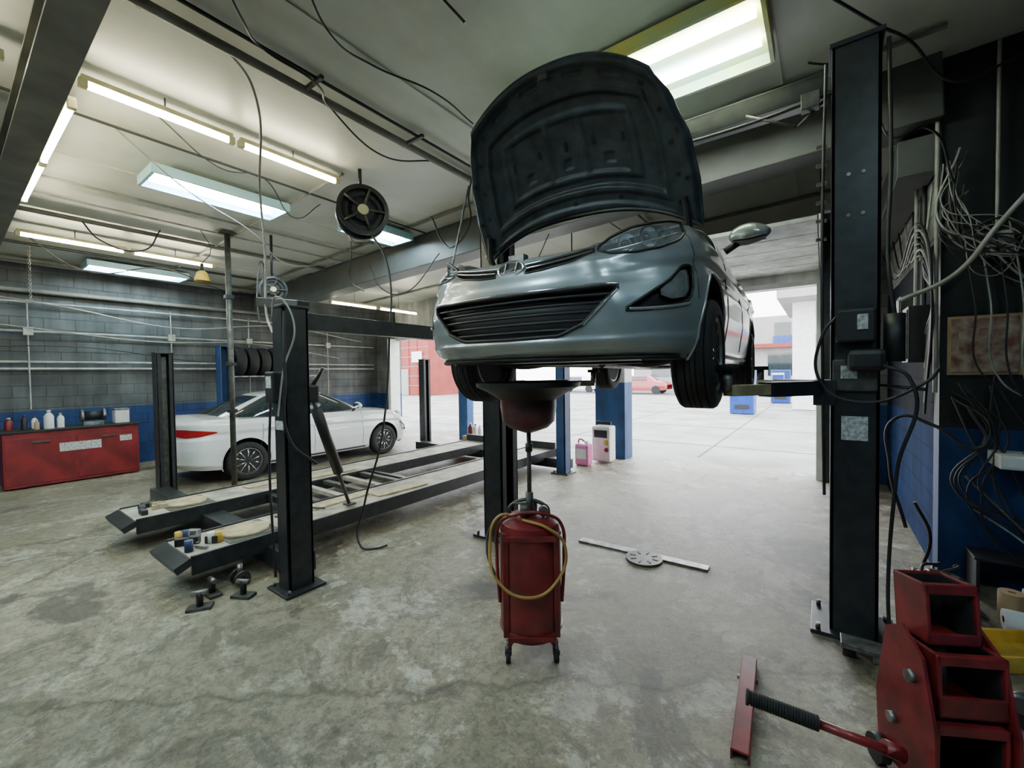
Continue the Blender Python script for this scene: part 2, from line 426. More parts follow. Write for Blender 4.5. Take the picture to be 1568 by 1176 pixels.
        for (a_,b_) in ((-.86,.12),(-.86,.5),(-.8,.85),(.86,.12),(.86,.5),(.8,.85),(0,.10),(0,.92),(-.4,.10),(.4,.10),(-.86,.3),(.86,.3),(.86,.7),(-.86,.7)):
            p=hp(a_,b_,inner(a_,b_)-.003); cyl('panel_clip',p-Vector((0,0,.003)),p+Vector((0,0,.004)),.014,'dark',hg,seg=14)
        for i in range(5):
            p=hp(-.5+.25*i,.5,inner(-.5+.25*i,.5)-.004); box('stiffener_slot',p,(.018,.05,.004),'dark',hg)
        tube('hood_prop_rod',[(-.66,.35,.84),(-.64,.52,1.45)],.007,'steel',g)
        box('hood_striker',(0,-1.03,-.10),(.06,.03,.05),'dsteel',hg)
    return g
silver_car=build_car('silver_sedan_car',(-1.33,1.76,1.56),math.radians(3),'silver',True,droop=.08)
white_car=build_car('white_sedan_car',(-8.55,6.66,0),math.pi,'white',False,fwheel_y=.9)
# ------------------------------------------------------------ ROOM
def nodes_wall(name,top,bot,zsplit,brick=True,mid=None,zmid=None,axis='Y',rough=.6,spec=.35):
    m=bpy.data.materials.new(name); m.use_nodes=True; nt=m.node_tree; N=nt.nodes; Lk=nt.links
    b=N['Principled BSDF']; b.inputs['Roughness'].default_value=rough; b.inputs['Specular IOR Level'].default_value=spec
    geo=N.new('ShaderNodeNewGeometry'); sep=N.new('ShaderNodeSeparateXYZ'); Lk.new(geo.outputs['Position'],sep.inputs[0])
    no=N.new('ShaderNodeTexNoise'); no.inputs['Scale'].default_value=1.6; no.inputs['Detail'].default_value=9; Lk.new(geo.outputs['Position'],no.inputs['Vector'])
    mpp=N.new('ShaderNodeVectorMath'); mpp.operation='MULTIPLY'; mpp.inputs[1].default_value=(5,5,.5); Lk.new(geo.outputs['Position'],mpp.inputs[0])
    n2=N.new('ShaderNodeTexNoise'); n2.inputs['Scale'].default_value=1.2; n2.inputs['Detail'].default_value=7; Lk.new(mpp.outputs[0],n2.inputs['Vector'])
    ad=N.new('ShaderNodeMath'); ad.operation='MULTIPLY_ADD'; Lk.new(no.outputs['Fac'],ad.inputs[0]); ad.inputs[1].default_value=.06; Lk.new(sep.outputs['Z'],ad.inputs[2])
    def step(z):
        g_=N.new('ShaderNodeMath'); g_.operation='GREATER_THAN'; Lk.new(ad.outputs[0],g_.inputs[0]); g_.inputs[1].default_value=z+.03; return g_
    mx=N.new('ShaderNodeMix'); mx.data_type='RGBA'; Lk.new(step(zsplit).outputs[0],mx.inputs[0]); mx.inputs[6].default_value=(*bot,1); mx.inputs[7].default_value=(*top,1)
    last=mx
    if mid:
        mx.inputs[7].default_value=(*mid,1)
        m2=N.new('ShaderNodeMix'); m2.data_type='RGBA'; Lk.new(step(zmid).outputs[0],m2.inputs[0]); Lk.new(mx.outputs[2],m2.inputs[6]); m2.inputs[7].default_value=(*top,1); last=m2
    def rp(n,a,b_,c0,c1):
        r=N.new('ShaderNodeValToRGB'); Lk.new(n.outputs['Fac'],r.inputs[0]); r.color_ramp.elements[0].position=a; r.color_ramp.elements[1].position=b_
        r.color_ramp.elements[0].color=(c0,c0,c0,1); r.color_ramp.elements[1].color=(c1,c1,c1,1); return r
    def mul(a,b_):
        mu=N.new('ShaderNodeMix'); mu.data_type='RGBA'; mu.blend_type='MULTIPLY'; mu.inputs[0].default_value=1; Lk.new(a,mu.inputs[6]); Lk.new(b_,mu.inputs[7]); return mu
    mu=mul(last.outputs[2],rp(no,.3,.7,.5,1.2).outputs[0]); out=mul(mu.outputs[2],rp(n2,.35,.6,.75,1.1).outputs[0])
    if brick:
        cb=N.new('ShaderNodeCombineXYZ'); Lk.new(sep.outputs[axis],cb.inputs[0]); Lk.new(sep.outputs['Z'],cb.inputs[1])
        br=N.new('ShaderNodeTexBrick'); Lk.new(cb.outputs[0],br.inputs['Vector']); br.inputs['Scale'].default_value=1
        br.inputs['Brick Width'].default_value=.4; br.inputs['Row Height'].default_value=.2; br.inputs['Mortar Size'].default_value=.008; br.inputs['Mortar Smooth'].default_value=.5
        br.inputs['Color1'].default_value=(1,1,1,1); br.inputs['Color2'].default_value=(.86,.86,.86,1); br.inputs['Mortar'].default_value=(.55,.55,.55,1)
        out=mul(out.outputs[2],br.outputs['Color'])
        bp=N.new('ShaderNodeBump'); bp.inputs['Strength'].default_value=.6; bp.inputs['Distance'].default_value=.01; bp.invert=True
        Lk.new(br.outputs['Fac'],bp.inputs['Height']); Lk.new(bp.outputs[0],b.inputs['Normal'])
    Lk.new(out.outputs[2],b.inputs['Base Color'])
    return m
BLUE=(.012,.045,.16)
M['wl']=nodes_wall('painted_block_grey',(.10,.11,.112),BLUE,1.16)
M['wb']=nodes_wall('painted_block_back',(.17,.18,.18),BLUE,1.16,axis='X')
M['wheader']=nodes_wall('white_header',(.66,.67,.64),(.62,.63,.6),0,brick=False)
M['wr']=nodes_wall('right_wall_paint',(.3,.3,.28),(.008,.03,.10),1.22,mid=(.012,.015,.025),zmid=2.75,rough=.9,spec=.1)
M['wp']=nodes_wall('black_pier_paint',(.015,.018,.019),BLUE,1.22,brick=False)
def floor_mat():
    m=bpy.data.materials.new('worn_concrete_floor'); m.use_nodes=True; nt=m.node_tree; N=nt.nodes; L=nt.links; b=N['Principled BSDF']
    g=N.new('ShaderNodeNewGeometry')
    def noise(s,d=8,dist=0,rough=.55,off=0):
        n=N.new('ShaderNodeTexNoise'); n.inputs['Scale'].default_value=s; n.inputs['Detail'].default_value=d; n.inputs['Distortion'].default_value=dist; n.inputs['Roughness'].default_value=rough
        if off:
            a=N.new('ShaderNodeVectorMath'); a.operation='ADD'; a.inputs[1].default_value=(off,off*.7,0); L.new(g.outputs['Position'],a.inputs[0]); L.new(a.outputs[0],n.inputs['Vector'])
        else: L.new(g.outputs['Position'],n.inputs['Vector'])
        return n
    def ramp(n,a,b_,c0,c1):
        r=N.new('ShaderNodeValToRGB'); L.new(n.outputs['Fac'],r.inputs[0]); e=r.color_ramp.elements; e[0].position=a;e[1].position=b_; e[0].color=(*c0,1); e[1].color=(*c1,1); return r
    def mix(f,a,b_,bt='MIX'):
        x=N.new('ShaderNodeMix'); x.data_type='RGBA'; x.blend_type=bt
        if hasattr(f,'outputs'): L.new(f.outputs[0],x.inputs[0])
        else: x.inputs[0].default_value=f
        for k,s in ((6,a),(7,b_)):
            if isinstance(s,tuple): x.inputs[k].default_value=(*s,1)
            else: L.new(s,x.inputs[k])
        return x
    n1=noise(.5,8,.4); base=ramp(n1,.35,.65,(.215,.185,.12),(.31,.28,.205))
    n2=noise(1.7,15,.5,.78); wf=ramp(n2,.53,.555,(0,0,0),(.8,.8,.8))
    m1=mix(wf,base.outputs[0],(.44,.41,.335))
    n3=noise(1.2,14,1.6,.74,5.3); sf=ramp(n3,.54,.58,(0,0,0),(.75,.75,.75)); m2=mix(sf,m1.outputs[2],(.12,.105,.075))
    n8=noise(.9,12,.6,.62,21.); s8=ramp(n8,.59,.63,(0,0,0),(.8,.8,.8)); m2a=mix(s8,m2.outputs[2],(.07,.06,.045))
    n7=noise(.28,6,.5,.6); dk=ramp(n7,.48,.66,(0,0,0),(.5,.5,.5)); m2b=mix(dk,m2a.outputs[2],(.12,.108,.08))
    n9=noise(.7,14,.4,.7,47.); pr=ramp(n9,.60,.615,(0,0,0),(.8,.8,.8)); m2c=mix(pr,m2b.outputs[2],(.50,.48,.42))
    n4=noise(11,14,.3,.85); gr=ramp(n4,.42,.56,(.42,.40,.36),(1.2,1.2,1.18)); m3=mix(.85,m2c.outputs[2],gr.outputs[0],'MULTIPLY')
    n5=noise(48,8,0,.85); sp=ramp(n5,.38,.46,(.45,.43,.39),(1.05,1.05,1.05)); m4=mix(1.,m3.outputs[2],sp.outputs[0],'MULTIPLY')
    vo=N.new('ShaderNodeTexVoronoi'); vo.feature='DISTANCE_TO_EDGE'; vo.inputs['Scale'].default_value=.3
    mp=N.new('ShaderNodeMixRGB'); mp.inputs[0].default_value=.3; L.new(g.outputs['Position'],mp.inputs[1]); n6=noise(1.8,10); L.new(n6.outputs['Color'],mp.inputs[2]); L.new(mp.outputs[0],vo.inputs['Vector'])
    cr=N.new('ShaderNodeValToRGB'); L.new(vo.outputs['Distance'],cr.inputs[0]); cr.color_ramp.elements[0].position=.0; cr.color_ramp.elements[1].position=.005; cr.color_ramp.elements[0].color=(.5,.5,.46,1); cr.color_ramp.elements[1].color=(1,1,1,1)
    m5=mix(1.,m4.outputs[2],cr.outputs[0],'MULTIPLY')
    L.new(m5.outputs[2],b.inputs['Base Color'])
    rr=ramp(n4,.35,.65,(.34,.34,.34),(.6,.6,.6)); L.new(rr.outputs[0],b.inputs['Roughness'])
    bp=N.new('ShaderNodeBump'); bp.inputs['Strength'].default_value=.6; bp.inputs['Distance'].default_value=.015; L.new(n4.outputs['Fac'],bp.inputs['Height']); L.new(bp.outputs[0],b.inputs['Normal'])
    return m
M['floor']=floor_mat()
def ceil_mat():
    m=bpy.data.materials.new('stained_ceiling_paint'); m.use_nodes=True; nt=m.node_tree; N=nt.nodes; L=nt.links; b=N['Principled BSDF']; b.inputs['Roughness'].default_value=.36
    g=N.new('ShaderNodeNewGeometry')
    def lay(s,d,dist,a,b_,c0,c1,sc=(1,1,1)):
        v=N.new('ShaderNodeVectorMath'); v.operation='MULTIPLY'; v.inputs[1].default_value=sc; L.new(g.outputs['Position'],v.inputs[0])
        n=N.new('ShaderNodeTexNoise'); n.inputs['Scale'].default_value=s; n.inputs['Detail'].default_value=d; n.inputs['Distortion'].default_value=dist; n.inputs['Roughness'].default_value=.55; L.new(v.outputs[0],n.inputs['Vector'])
        r=N.new('ShaderNodeValToRGB'); L.new(n.outputs['Fac'],r.inputs[0]); e=r.color_ramp.elements; e[0].position=a; e[1].position=b_; e[0].color=(*c0,1); e[1].color=(*c1,1); return n,r
    n1,r1=lay(.4,10,.4,.35,.65,(.50,.515,.455),(.64,.65,.59))
    n2,r2=lay(1.3,10,.5,.28,.5,(.84,.83,.76),(1,1,1))
    n3,r3=lay(3,8,.2,.3,.5,(.9,.9,.88),(1,1,1),(1,.15,1))
    def mul(a,c):
        x=N.new('ShaderNodeMix'); x.data_type='RGBA'; x.blend_type='MULTIPLY'; x.inputs[0].default_value=1; L.new(a,x.inputs[6]); L.new(c,x.inputs[7]); return x.outputs[2]
    L.new(mul(mul(r1.outputs[0],r2.outputs[0]),r3.outputs[0]),b.inputs['Base Color'])
    bp=N.new('ShaderNodeBump'); bp.inputs['Strength'].default_value=.15; bp.inputs['Distance'].default_value=.03; L.new(n2.outputs['Fac'],bp.inputs['Height']); L.new(bp.outputs[0],b.inputs['Normal'])
    return m
M['ceil']=ceil_mat()
M['beam']=mat('beam_grey_paint',(.09,.095,.09),.5,var=.3,scale=2)
M['sbeam']=mat('steel_beam_paint',(.2,.2,.17),.5,var=.4,scale=3)
XL,XR,YB,YF=-11.2,2.4,8.2,-2.6
cz=lambda x:4.12+.035*x
box('floor',((XL+XR)/2,(YB+YF)/2,-.1),(XR-XL+.4,YB-YF+.4,.2),'floor',bevel=0)
bm=bmesh.new()
for z in (0,.15):
    vs=[bm.verts.new((x,y,cz(x)+z)) for x,y in ((XL-.2,YF-.2),(XR+.2,YF-.2),(XR+.2,YB+.2),(XL-.2,YB+.2))]
    bm.faces.new(vs)
fin('ceiling',bm,'ceil')
box('wall_left',(XL-.1,(YB+YF)/2,2.1),(.2,YB-YF+.4,4.2),'wl',bevel=0)
box('wall_rear',((XL+XR)/2,YF-.1,2.1),(XR-XL,.2,4.2),'wb',bevel=0)
box('wall_right',(XR+.1,1.1,2.15),(.2,7.4,4.3),'wp',bevel=0)
box('pier_right',((.76+XR)/2,4.8+.1,2.1),(XR-.76,.2,4.2),'wp',bevel=0)
box('wall_right_inner',(.86,6.6,2.1),(.2,3.2,4.2),'wr',bevel=0)
boxes('wall_front',[((XL+.45,YB+.1,2.05),(.9,.2,4.1)),((.48,YB+.1,2.05),(.96,.2,4.1))],'wb',bevel=0)
boxes('wall_front_header',[((-1.52,YB+.1,3.58),(3.04,.2,1.1)),((-6.7,YB+.1,3.4),(7.3,.2,1.35))],'wheader',bevel=0)
M['pill']=nodes_wall('pillar_paint',(.5,.5,.48),(.025,.08,.22),1.5,brick=False)
boxes('pillar_front',[((-3.4,8.1,1.8),(.62,.4,3.6))],'pill',bevel=.01)
boxes('pillar_front_slim',[((-7.5,8.2,1.7),(.3,.25,3.4))],'pill',bevel=.01)
boxes('trim_door',[((-.03,8.15,1.5),(.1,.35,3.02)),((-10.33,8.15,1.4),(.12,.35,2.75)),((-1.5,8.1,3.05),(3.0,.06,.08))],'wht')
box('door_track_post',(.07,7.95,1.95),(.13,.14,3.9),'black')
b=box('beam_cross',((XL+.76)/2,4.85,3.72),(.76-XL-.02,.35,.55),'beam',bevel=.01,rot=(0,-math.atan(.035),0))
bg=grp('steel_i_beam',(XL/2+.6,.5,0))
for i,(c,s) in enumerate((((0,0,3.62),(12.,.2,.02)),((0,0,3.72),(12.,.03,.2)),((0,0,3.82),(12.,.2,.02)))):
    o=box('flange_%d'%i,c,s,'sbeam',bg,bevel=0); o.rotation_euler=(0,-math.atan(.02),0)
g=grp('garage_door_raised',(-1.5,6.8,3.25)); w=2.9
for i in range(5): box('panel_%d'%i,(0,-1.1+i*.55,.02),(w,.53,.045),'wheader',g)
for s in (-1,1): box('rail',(s*(w/2+.03),0,.0),(.04,2.9,.06),'steel',g)
for s in (-1,1):
    for y in (-1.2,1.0): cyl('rail_hanger',(s*(w/2+.03),y,.0),(s*(w/2+.03),y,.72),.01,'dsteel',g,seg=8)
g=grp('ceiling_joint_strips',(0,0,0))
for x in (-9.2,-6.0,-2.7,-.3): box('seam',(x,2.8,cz(x)-.006),(.05,10.6,.012),'ceil',g,bevel=0)
# ------------------------------------------------------------ light fixtures
def tubes(name,x,y0,y1,z,n=1,alongx=False):
    g=grp(name,(x,0,z)) if not alongx else grp(name,(0,x,z))
    L=(y1-y0)/n
    for i in range(n):
        a=y0+L*i+.04; b=y0+L*(i+1)-.04
        f=(lambda t,o,h:(o,t,h)) if not alongx else (lambda t,o,h:(t,o,h))
        cyl('tube',f(a,0,0),f(b,0,0),.02,'tube',g,seg=12)
        c=f((a+b)/2,0,.05); s=(.05,b-a+.02,.04) if not alongx else (b-a+.02,.05,.04)
        box('batten',c,s,'fixture',g)
        for t in (a,b): box('end_cap',f(t,0,.01),(.05,.05,.06),'fixture',g)
        cyl('hanger',f((a+b)/2,0,.06),f((a+b)/2,0,cz(x if not alongx else (a+b)/2)-z-.005),.006,'steel',g,seg=8)
tubes('fluorescent_strip_light',-4.3,.66,2.72,3.82,2)
tubes('fluorescent_strip_light',-4.3,-1.9,.35,3.8,2)
tubes('fluorescent_strip_light',.66,-7.2,-4.4,3.7,2,True)
tubes('fluorescent_strip_light',-8.6,.68,3.0,3.64,2)
tubes('fluorescent_strip_light',-8.6,5.1,7.6,3.3,2)
def troffer(x,y,sx,sy,m='tubeb',nt=4,refl='troff',r=.02):
    z=cz(x)-.11; g=grp('fluorescent_troffer_light',(x,y,z)); h=.06
    boxes('housing',[((0,0,h),(sx,sy,.02)),((sx/2,0,.02),(.03,sy,.1)),((-sx/2,0,.02),(.03,sy,.1)),((0,sy/2,.02),(sx,.03,.1)),((0,-sy/2,.02),(sx,.03,.1))],refl,g)
    lx=sx>sy; L=max(sx,sy)-.1; Wd=min(sx,sy)-.12
    for i in range(nt):
        o=-Wd/2+Wd*(i+.5)/nt
        a,b=((-L/2,o,.015),(L/2,o,.015)) if lx else ((o,-L/2,.015),(o,L/2,.015))
        cyl('lamp_tube',a,b,r,m,g,seg=12)
troffer(-5.7,2.05,.5,1.35,nt=2)
troffer(-10.2,2.3,.5,1.4,nt=2)
troffer(-5.4,4.0,.5,.95,nt=2)
troffer(-1.25,3.32,1.9,.72,m='tubew',nt=2,refl='troffy',r=.026)
troffer(-2.2,-.9,.6,1.3,nt=3)  # added fixture, unseen overhead, fills the room with light
troffer(.9,.2,.6,1.3,nt=3)  # added behind the camera as fill light
troffer(-6.8,-1.2,.6,1.3,nt=3)  # also an added fill fixture, out of frame to the left
# ------------------------------------------------------------ TWO POST LIFT
g=grp('two_post_car_lift',(-1.29,3.52,0))
for s,sx in ((1,1.45),(-1,-1.45)):
    H=3.70
    boxes('column',[((sx+s*.11,0,H/2),(.02,.28,H)),((sx,-.13,H/2),(.24,.02,H)),((sx,.13,H/2),(.24,.02,H)),((sx-s*.11,-.1,H/2),(.02,.08,H)),((sx-s*.11,.1,H/2),(.02,.08,H)),((sx,0,H+.01),(.27,.31,.03))],'black',g)
    box('base_plate',(sx,0,.0125),(.44,.42,.025),'black',g)
    for a in (-.18,.18):
        for b_ in (-.17,.17): cyl('anchor_bolt',(sx+a,b_,.025),(sx+a,b_,.06),.015,'steel',g,seg=6)
    cyl('hydraulic_cylinder',(sx,0,.05),(sx,0,1.9),.035,'steel',g)
    box('carriage',(sx-s*.03,0,1.55),(.16,.22,.75),'dark',g)
    box('arm_yoke',(sx-s*.15,0,1.55),(.12,.36,.16),'black',g)
    for dy,px,py in ((-.12,-.62,-.72),(.12,-.62,.95)):
        a=Vector((sx-s*.18,dy,1.58)); b_=Vector((sx+s*px*1.0,py,1.58)); d=b_-a; ang=math.atan2(d.y,d.x)
        m_=a+d*.3; box('arm_outer',m_,(d.length*.6,.11,.09),'black',g,rot=(0,0,ang))
        m_=a+d*.72; box('arm_inner',m_,(d.length*.55,.075,.065),'tan',g,rot=(0,0,ang))
        cyl('pad_screw',b_,b_+Vector((0,0,.12)),.03,'steel',g); cyl('lift_pad',b_+Vector((0,0,.12)),b_+Vector((0,0,.155)),.065,'rubber',g)
    for i in range(2):
        for k in (-.035,.035): cyl('bolt',(sx+k,-.15,2.9-.25*i),(sx+k,-.138,2.9-.25*i),.011,'steel',g,seg=8)
boxes('overhead_beam',[((0,0,3.60),(2.62,.16,.02)),((0,0,3.48),(2.62,.16,.02)),((0,.07,3.54),(2.62,.02,.12)),((0,-.07,3.54),(2.62,.02,.12))],'black',g)
tube('overhead_hose',[(1.33,-.1,3.45),(.9,-.1,3.42),(0,-.1,3.44),(-1.33,-.1,3.45)],.012,'wire',g)
box('overhead_limit_switch',(1.22,-.13,3.42),(.1,.07,.1),'dsteel',g)
for p in (((1.33,-.1,3.45),(1.15,-.1,3.3)),((1.15,-.1,3.3),(.85,-.1,3.48))): cyl('brace',*p,.009,'dsteel',g,seg=8)
box('power_unit_box',(1.45,-.19,1.96),(.19,.1,.2),'dark',g,bevel=.015)
box('power_unit_motor',(1.5,-.21,1.75),(.18,.13,.13),'dark',g,bevel=.03)
cyl('pump_reservoir',(1.63,-.17,1.74),(1.63,-.17,2.02),.05,'dark',g)
box('safety_lock_cover',(1.45,-.15,1.66),(.22,.03,.2),'dsteel',g,bevel=.01)
box('warning_label',(1.45,-.142,1.33),(.13,.003,.15),'label',g,bevel=0)
box('warning_label_small',(1.42,-.17,1.68),(.08,.012,.08),'label',g,bevel=0)
box('lock_label',(1.48,-.245,1.98),(.05,.012,.09),'label',g,bevel=0)
tube('supply_hose',[(1.60,-.12,3.66),(1.61,-.15,2.9),(1.6,-.17,2.3),(1.63,-.17,2.02)],.011,'wire',g)
tube('return_hose',[(1.57,-.26,1.72),(1.68,-.28,1.65),(1.64,-.22,1.1),(1.61,-.17,.4),(1.62,-.17,.05)],.01,'wire',g)
tube('power_cable',[(1.38,-.2,2.05),(1.29,-.22,1.92),(1.29,-.22,1.6),(1.48,-.25,1.5),(1.75,-.27,1.62),(1.82,-.2,1.7)],.009,'wire',g)
cyl('release_lever',(1.57,-.17,1.6),(1.75,-.28,1.58),.01,'black',g,seg=8)
tube('side_cable',[(1.30,-.17,3.6),(1.285,-.17,2.6),(1.29,-.18,1.6),(1.3,-.18,.9)],.009,'wire',g)
boxes('side_hooks',[((1.28,-.05,2.55+.12*i),(.06,.02,.02)) for i in range(6)],'dsteel',g)
# ------------------------------------------------------------ FOUR POST LIFT
g=grp('four_post_alignment_lift',(-5.45,4.0,0))
def P4(x,y): return (x+5.45,y-4.0)
posts=[(-3.43,1.70,2.25,'black'),(-7.4,1.9,2.05,'black'),(-7.4,6.7,2.05,'black'),(-3.55,6.3,2.05,'blue')]
for x,y,h,m in posts:
    px,py=P4(x,y); s=1 if px>0 else -1
    boxes('post',[((px+s*.075,py,h/2),(.02,.20,h)),((px,py-.09,h/2),(.17,.02,h)),((px,py+.09,h/2),(.17,.02,h)),((px-s*.075,py-.07,h/2),(.02,.05,h)),((px-s*.075,py+.07,h/2),(.02,.05,h)),((px,py,h),(.19,.22,.02))],m,g)
    box('foot_plate',(px,py,.01),(.32,.32,.02),'black',g)
    box('latch_ladder',(px-s*.02,py,h/2),(.02,.06,h-.1),'dsteel',g)
    for a in (-.12,.12): cyl('foot_bolt',(px+a,py-.12,.02),(px+a,py-.12,.05),.012,'steel',g,seg=6)
for y in (1.8,6.45):
    a,_=P4(-3.5,y); b_,py=P4(-7.35,y)
    box('crossbeam',((a+b_)/2,py,.13),(a-b_,.2,.16),'black',g)
for x0,x1 in ((-4.55,-3.95),(-6.1,-5.45)):
    c,_=P4((x0+x1)/2,0); w=x1-x0; _,ya=P4(0,1.15); _,yb=P4(0,6.75)
    box('runway_deck',(c,(ya+yb)/2,.285),(w,yb-ya,.03),'ramp',g)
    for s in (-1,1): box('runway_side',(c+s*(w/2-.01),(ya+yb)/2,.24),(.03,yb-ya,.15),'black',g)
    for i in range(6): box('runway_rib',(c,ya+.4+i*.9,.22),(w-.06,.05,.09),'black',g)
    box('runway_nose',(c,ya-.05,.25),(w,.12,.06),'black',g,rot=(math.radians(25),0,0))
    box('wheel_stop',(c,yb-.05,.36),(w,.06,.14),'black',g)
    cyl('turn_plate',(c,ya+.5,.3),(c,ya+.5,.325),.19,'wood',g,seg=40)
    box('turn_plate_base',(c,ya+.5,.303),(.46,.42,.006),'dsteel',g)
    for k in range(2): box('plywood_board',(c-.12+.2*k,ya+1.5+.7*k,.309),(.18,.7,.018),'wood',g,rot=(0,0,.05-.12*k))
cx,_=P4(-5.0,0)
for i in range(5): box('bridge_slat',(cx,P4(0,2.55+i*.28)[1],.27),(.86,.08,.05),'ramp' if i%2 else 'dsteel',g)
for y in (2.4,3.85): box('bridge_rail',(cx,P4(0,y)[1],.24),(.9,.07,.08),'black',g)
px,py=P4(-3.43,1.70); _,pf=P4(0,6.3)
boxes('top_tie_beam',[((px-.02,(py+pf)/2,2.15),(.1,pf-py-.2,.14))],'black',g)
box('cross_top_beam',(px-.35,py+.1,2.33),(.75,.1,.08),'black',g,rot=(0,.15,0))
box('control_box',(px+.02,py-.14,1.62),(.14,.09,.24),'dark',g,bevel=.012)
box('control_label',(px+.02,py-.187,1.66),(.08,.004,.09),'label',g,bevel=0)
box('post_label',(px,py-.102,1.32),(.12,.004,.07),'label',g,bevel=0)
tube('lift_hose',[(px+.11,py-.1,2.2),(px+.14,py-.12,1.7),(px+.12,py-.08,1.2),(px+.16,py+.1,1.0)],.011,'wire',g)
tube('lift_hose_loop',[(px-.05,py-.12,2.15),(px+.12,py-.15,2.3),(px+.22,py-.08,2.1),(px+.12,py-.12,1.75),(px+.08,py-.15,1.4)],.007,'wireg',g)
tube('lift_hose_low',[(px-.12,py-.1,1.7),(px-.15,py-.12,1.0),(px-.13,py-.12,.5),(px-.1,py-.12,.1)],.01,'wire',g)
# loose tools and cans lying on the runways belong to the lift clutter
def T4(x,y,z=.3): return (x+5.45,y-4.0,z)
for i in range(13):
    x,y=-4.3+random.uniform(-.22,.2),1.3+random.uniform(-.12,.12); p=Vector(T4(x,y,.302))
    if i%3==0: cyl('can',p,p+Vector((0,0,.09)),.03,random.choice(['wht','yellow','blue']),g)
    elif i%3==1: box('socket_block',p+Vector((0,0,.03)),(.1,.06,.06),random.choice(['dark','red','steel']),g,rot=(0,0,i))
    else: cyl('wrench',p+Vector((0,0,.012)),p+Vector((.12,.05,.012)),.01,'steel',g,seg=8)
for i in range(7): box('chock_block',T4(-5.8+random.uniform(-.2,.2),1.35+random.uniform(-.1,.1),.325),(.14,.05,.05),random.choice(['tan','dark','wood']),g,rot=(0,0,i))
for i in range(4):
    p=Vector(T4(-4.3+random.uniform(-.1,.1),1.95+.12*i,.33)); cyl('wrench',p,p+Vector((.15,.06,0)),.01,'dsteel',g,seg=8)
g=grp('air_hydraulic_jack',(-4.08,2.6,.325))
cyl('lever_tube',(0,0,.0),(.33,-.6,1.3),.018,'dsteel',g,seg=12)
cyl('ram_body',(.1,-.18,.4),(.28,-.51,1.1),.05,'dark',g)
box('ram_head',(.31,-.57,1.22),(.13,.12,.16),'dark',g,bevel=.02)
cyl('lever_grip',(.31,-.57,1.25),(.42,-.5,1.45),.018,'black',g)
box('jack_foot',(0,0,.01),(.1,.1,.02),'dsteel',g)
g=grp('blue_lift_column',(-10.2,3.65,0))
boxes('column',[((0,-.1,1.18),(.24,.02,2.36)),((0,.1,1.18),(.24,.02,2.36)),((-.11,0,1.18),(.02,.22,2.36)),((0,0,2.36),(.26,.24,.02))],'blue',g)
box('base',(0,0,.01),(.4,.4,.02),'blue',g)
g=grp('steel_support_pole',(-7.15,2.65,0))
cyl('pole',(0,0,.0),(0,0,cz(-7.1)-.03),.038,'dsteel',g); box('pole_base',(0,0,.015),(.26,.26,.03),'tan',g); box('pole_cap',(0,0,cz(-7.1)-.03),(.2,.2,.02),'dsteel',g)
boxes('pole_clamps',[((0,0,2.9),(.11,.11,.06)),((0,0,1.9),(.11,.11,.05)),((0,0,1.2),(.11,.11,.05))],'dark',g)
# ------------------------------------------------------------ WASTE OIL DRAIN
g=grp('waste_oil_drain_tank',(-1.46,2.16,0),math.radians(36))
lathe('tank',[(.001,.10),(.15,.10),(.18,.12),(.188,.16),(.188,.74),(.178,.79),(.14,.82),(.03,.83),(.001,.83)],'red',g)
lathe('tank_weld_band',[(.188,.15),(.194,.155),(.194,.17),(.188,.175)],'red',g); lathe('tank_top_band',[(.188,.72),(.194,.725),(.194,.74),(.188,.745)],'red',g)
boxes('tank_frame_rails',[((-.15,-.125,.45),(.035,.03,.62)),((.15,-.125,.45),(.035,.03,.62)),((0,-.185,.745),(.28,.02,.03)),((0,-.185,.16),(.28,.02,.03))],'red',g)
for a in (45,135,225,315):
    x,y=.2*math.cos(math.radians(a)),.2*math.sin(math.radians(a))
    cyl('caster_leg',(x*.7,y*.7,.14),(x,y,.1),.02,'red',g); cyl('caster_stem',(x,y,.05),(x,y,.13),.012,'steel',g)
    cyl('caster_wheel',(x-.014,y,.037),(x+.014,y,.037),.037,'rubber',g); box('caster_fork',(x,y,.065),(.04,.05,.03),'dark',g)
tube('push_handle',[(-.19,-.03,.3),(-.205,-.04,.6),(-.19,-.05,.78),(-.12,-.09,.85),(.12,-.09,.85),(.19,-.05,.78),(.205,-.04,.6),(.19,-.03,.3)],.011,'red',g)
tube('suction_hose',[(-.08,-.08,.85),(-.19,-.1,.85),(-.24,-.14,.70),(-.2,-.2,.52),(-.02,-.235,.43),(.14,-.2,.5),(.2,-.15,.68),(.1,-.17,.8),(-.05,-.13,.84)],.009,'yhose',g)
tube('air_hose',[(-.1,-.05,.85),(-.22,-.05,.8),(-.26,-.12,.66),(-.21,-.2,.55)],.007,'wire',g)
cyl('valve_block',(-.03,-.03,.82),(-.03,-.03,.9),.03,'dsteel',g); cyl('pressure_gauge',(.08,-.05,.87),(.08,-.08,.87),.03,'steel',g); cyl('gauge_stem',(.08,-.05,.81),(.08,-.05,.86),.008,'steel',g)
cyl('valve',(.03,.04,.82),(.03,.04,.9),.02,'steel',g); box('valve_lever',(-.06,-.02,.905),(.09,.015,.012),'steel',g)
tube('top_manifold',[(-.12,0,.82),(-.12,0,.88),(.1,0,.88),(.12,0,.82)],.012,'dsteel',g)
cyl('riser_pipe',(0,0,.82),(0,0,1.40),.014,'dsteel',g); cyl('riser_collar',(0,0,.82),(0,0,.97),.024,'dsteel',g); cyl('riser_lock',(0,0,1.22),(0,0,1.27),.022,'dark',g)
lathe('catch_bowl_rim',[(.15,1.51),(.17,1.54),(.25,1.59),(.315,1.62),(.32,1.645),(.305,1.648),(.24,1.615),(.16,1.56)],'dark',g)
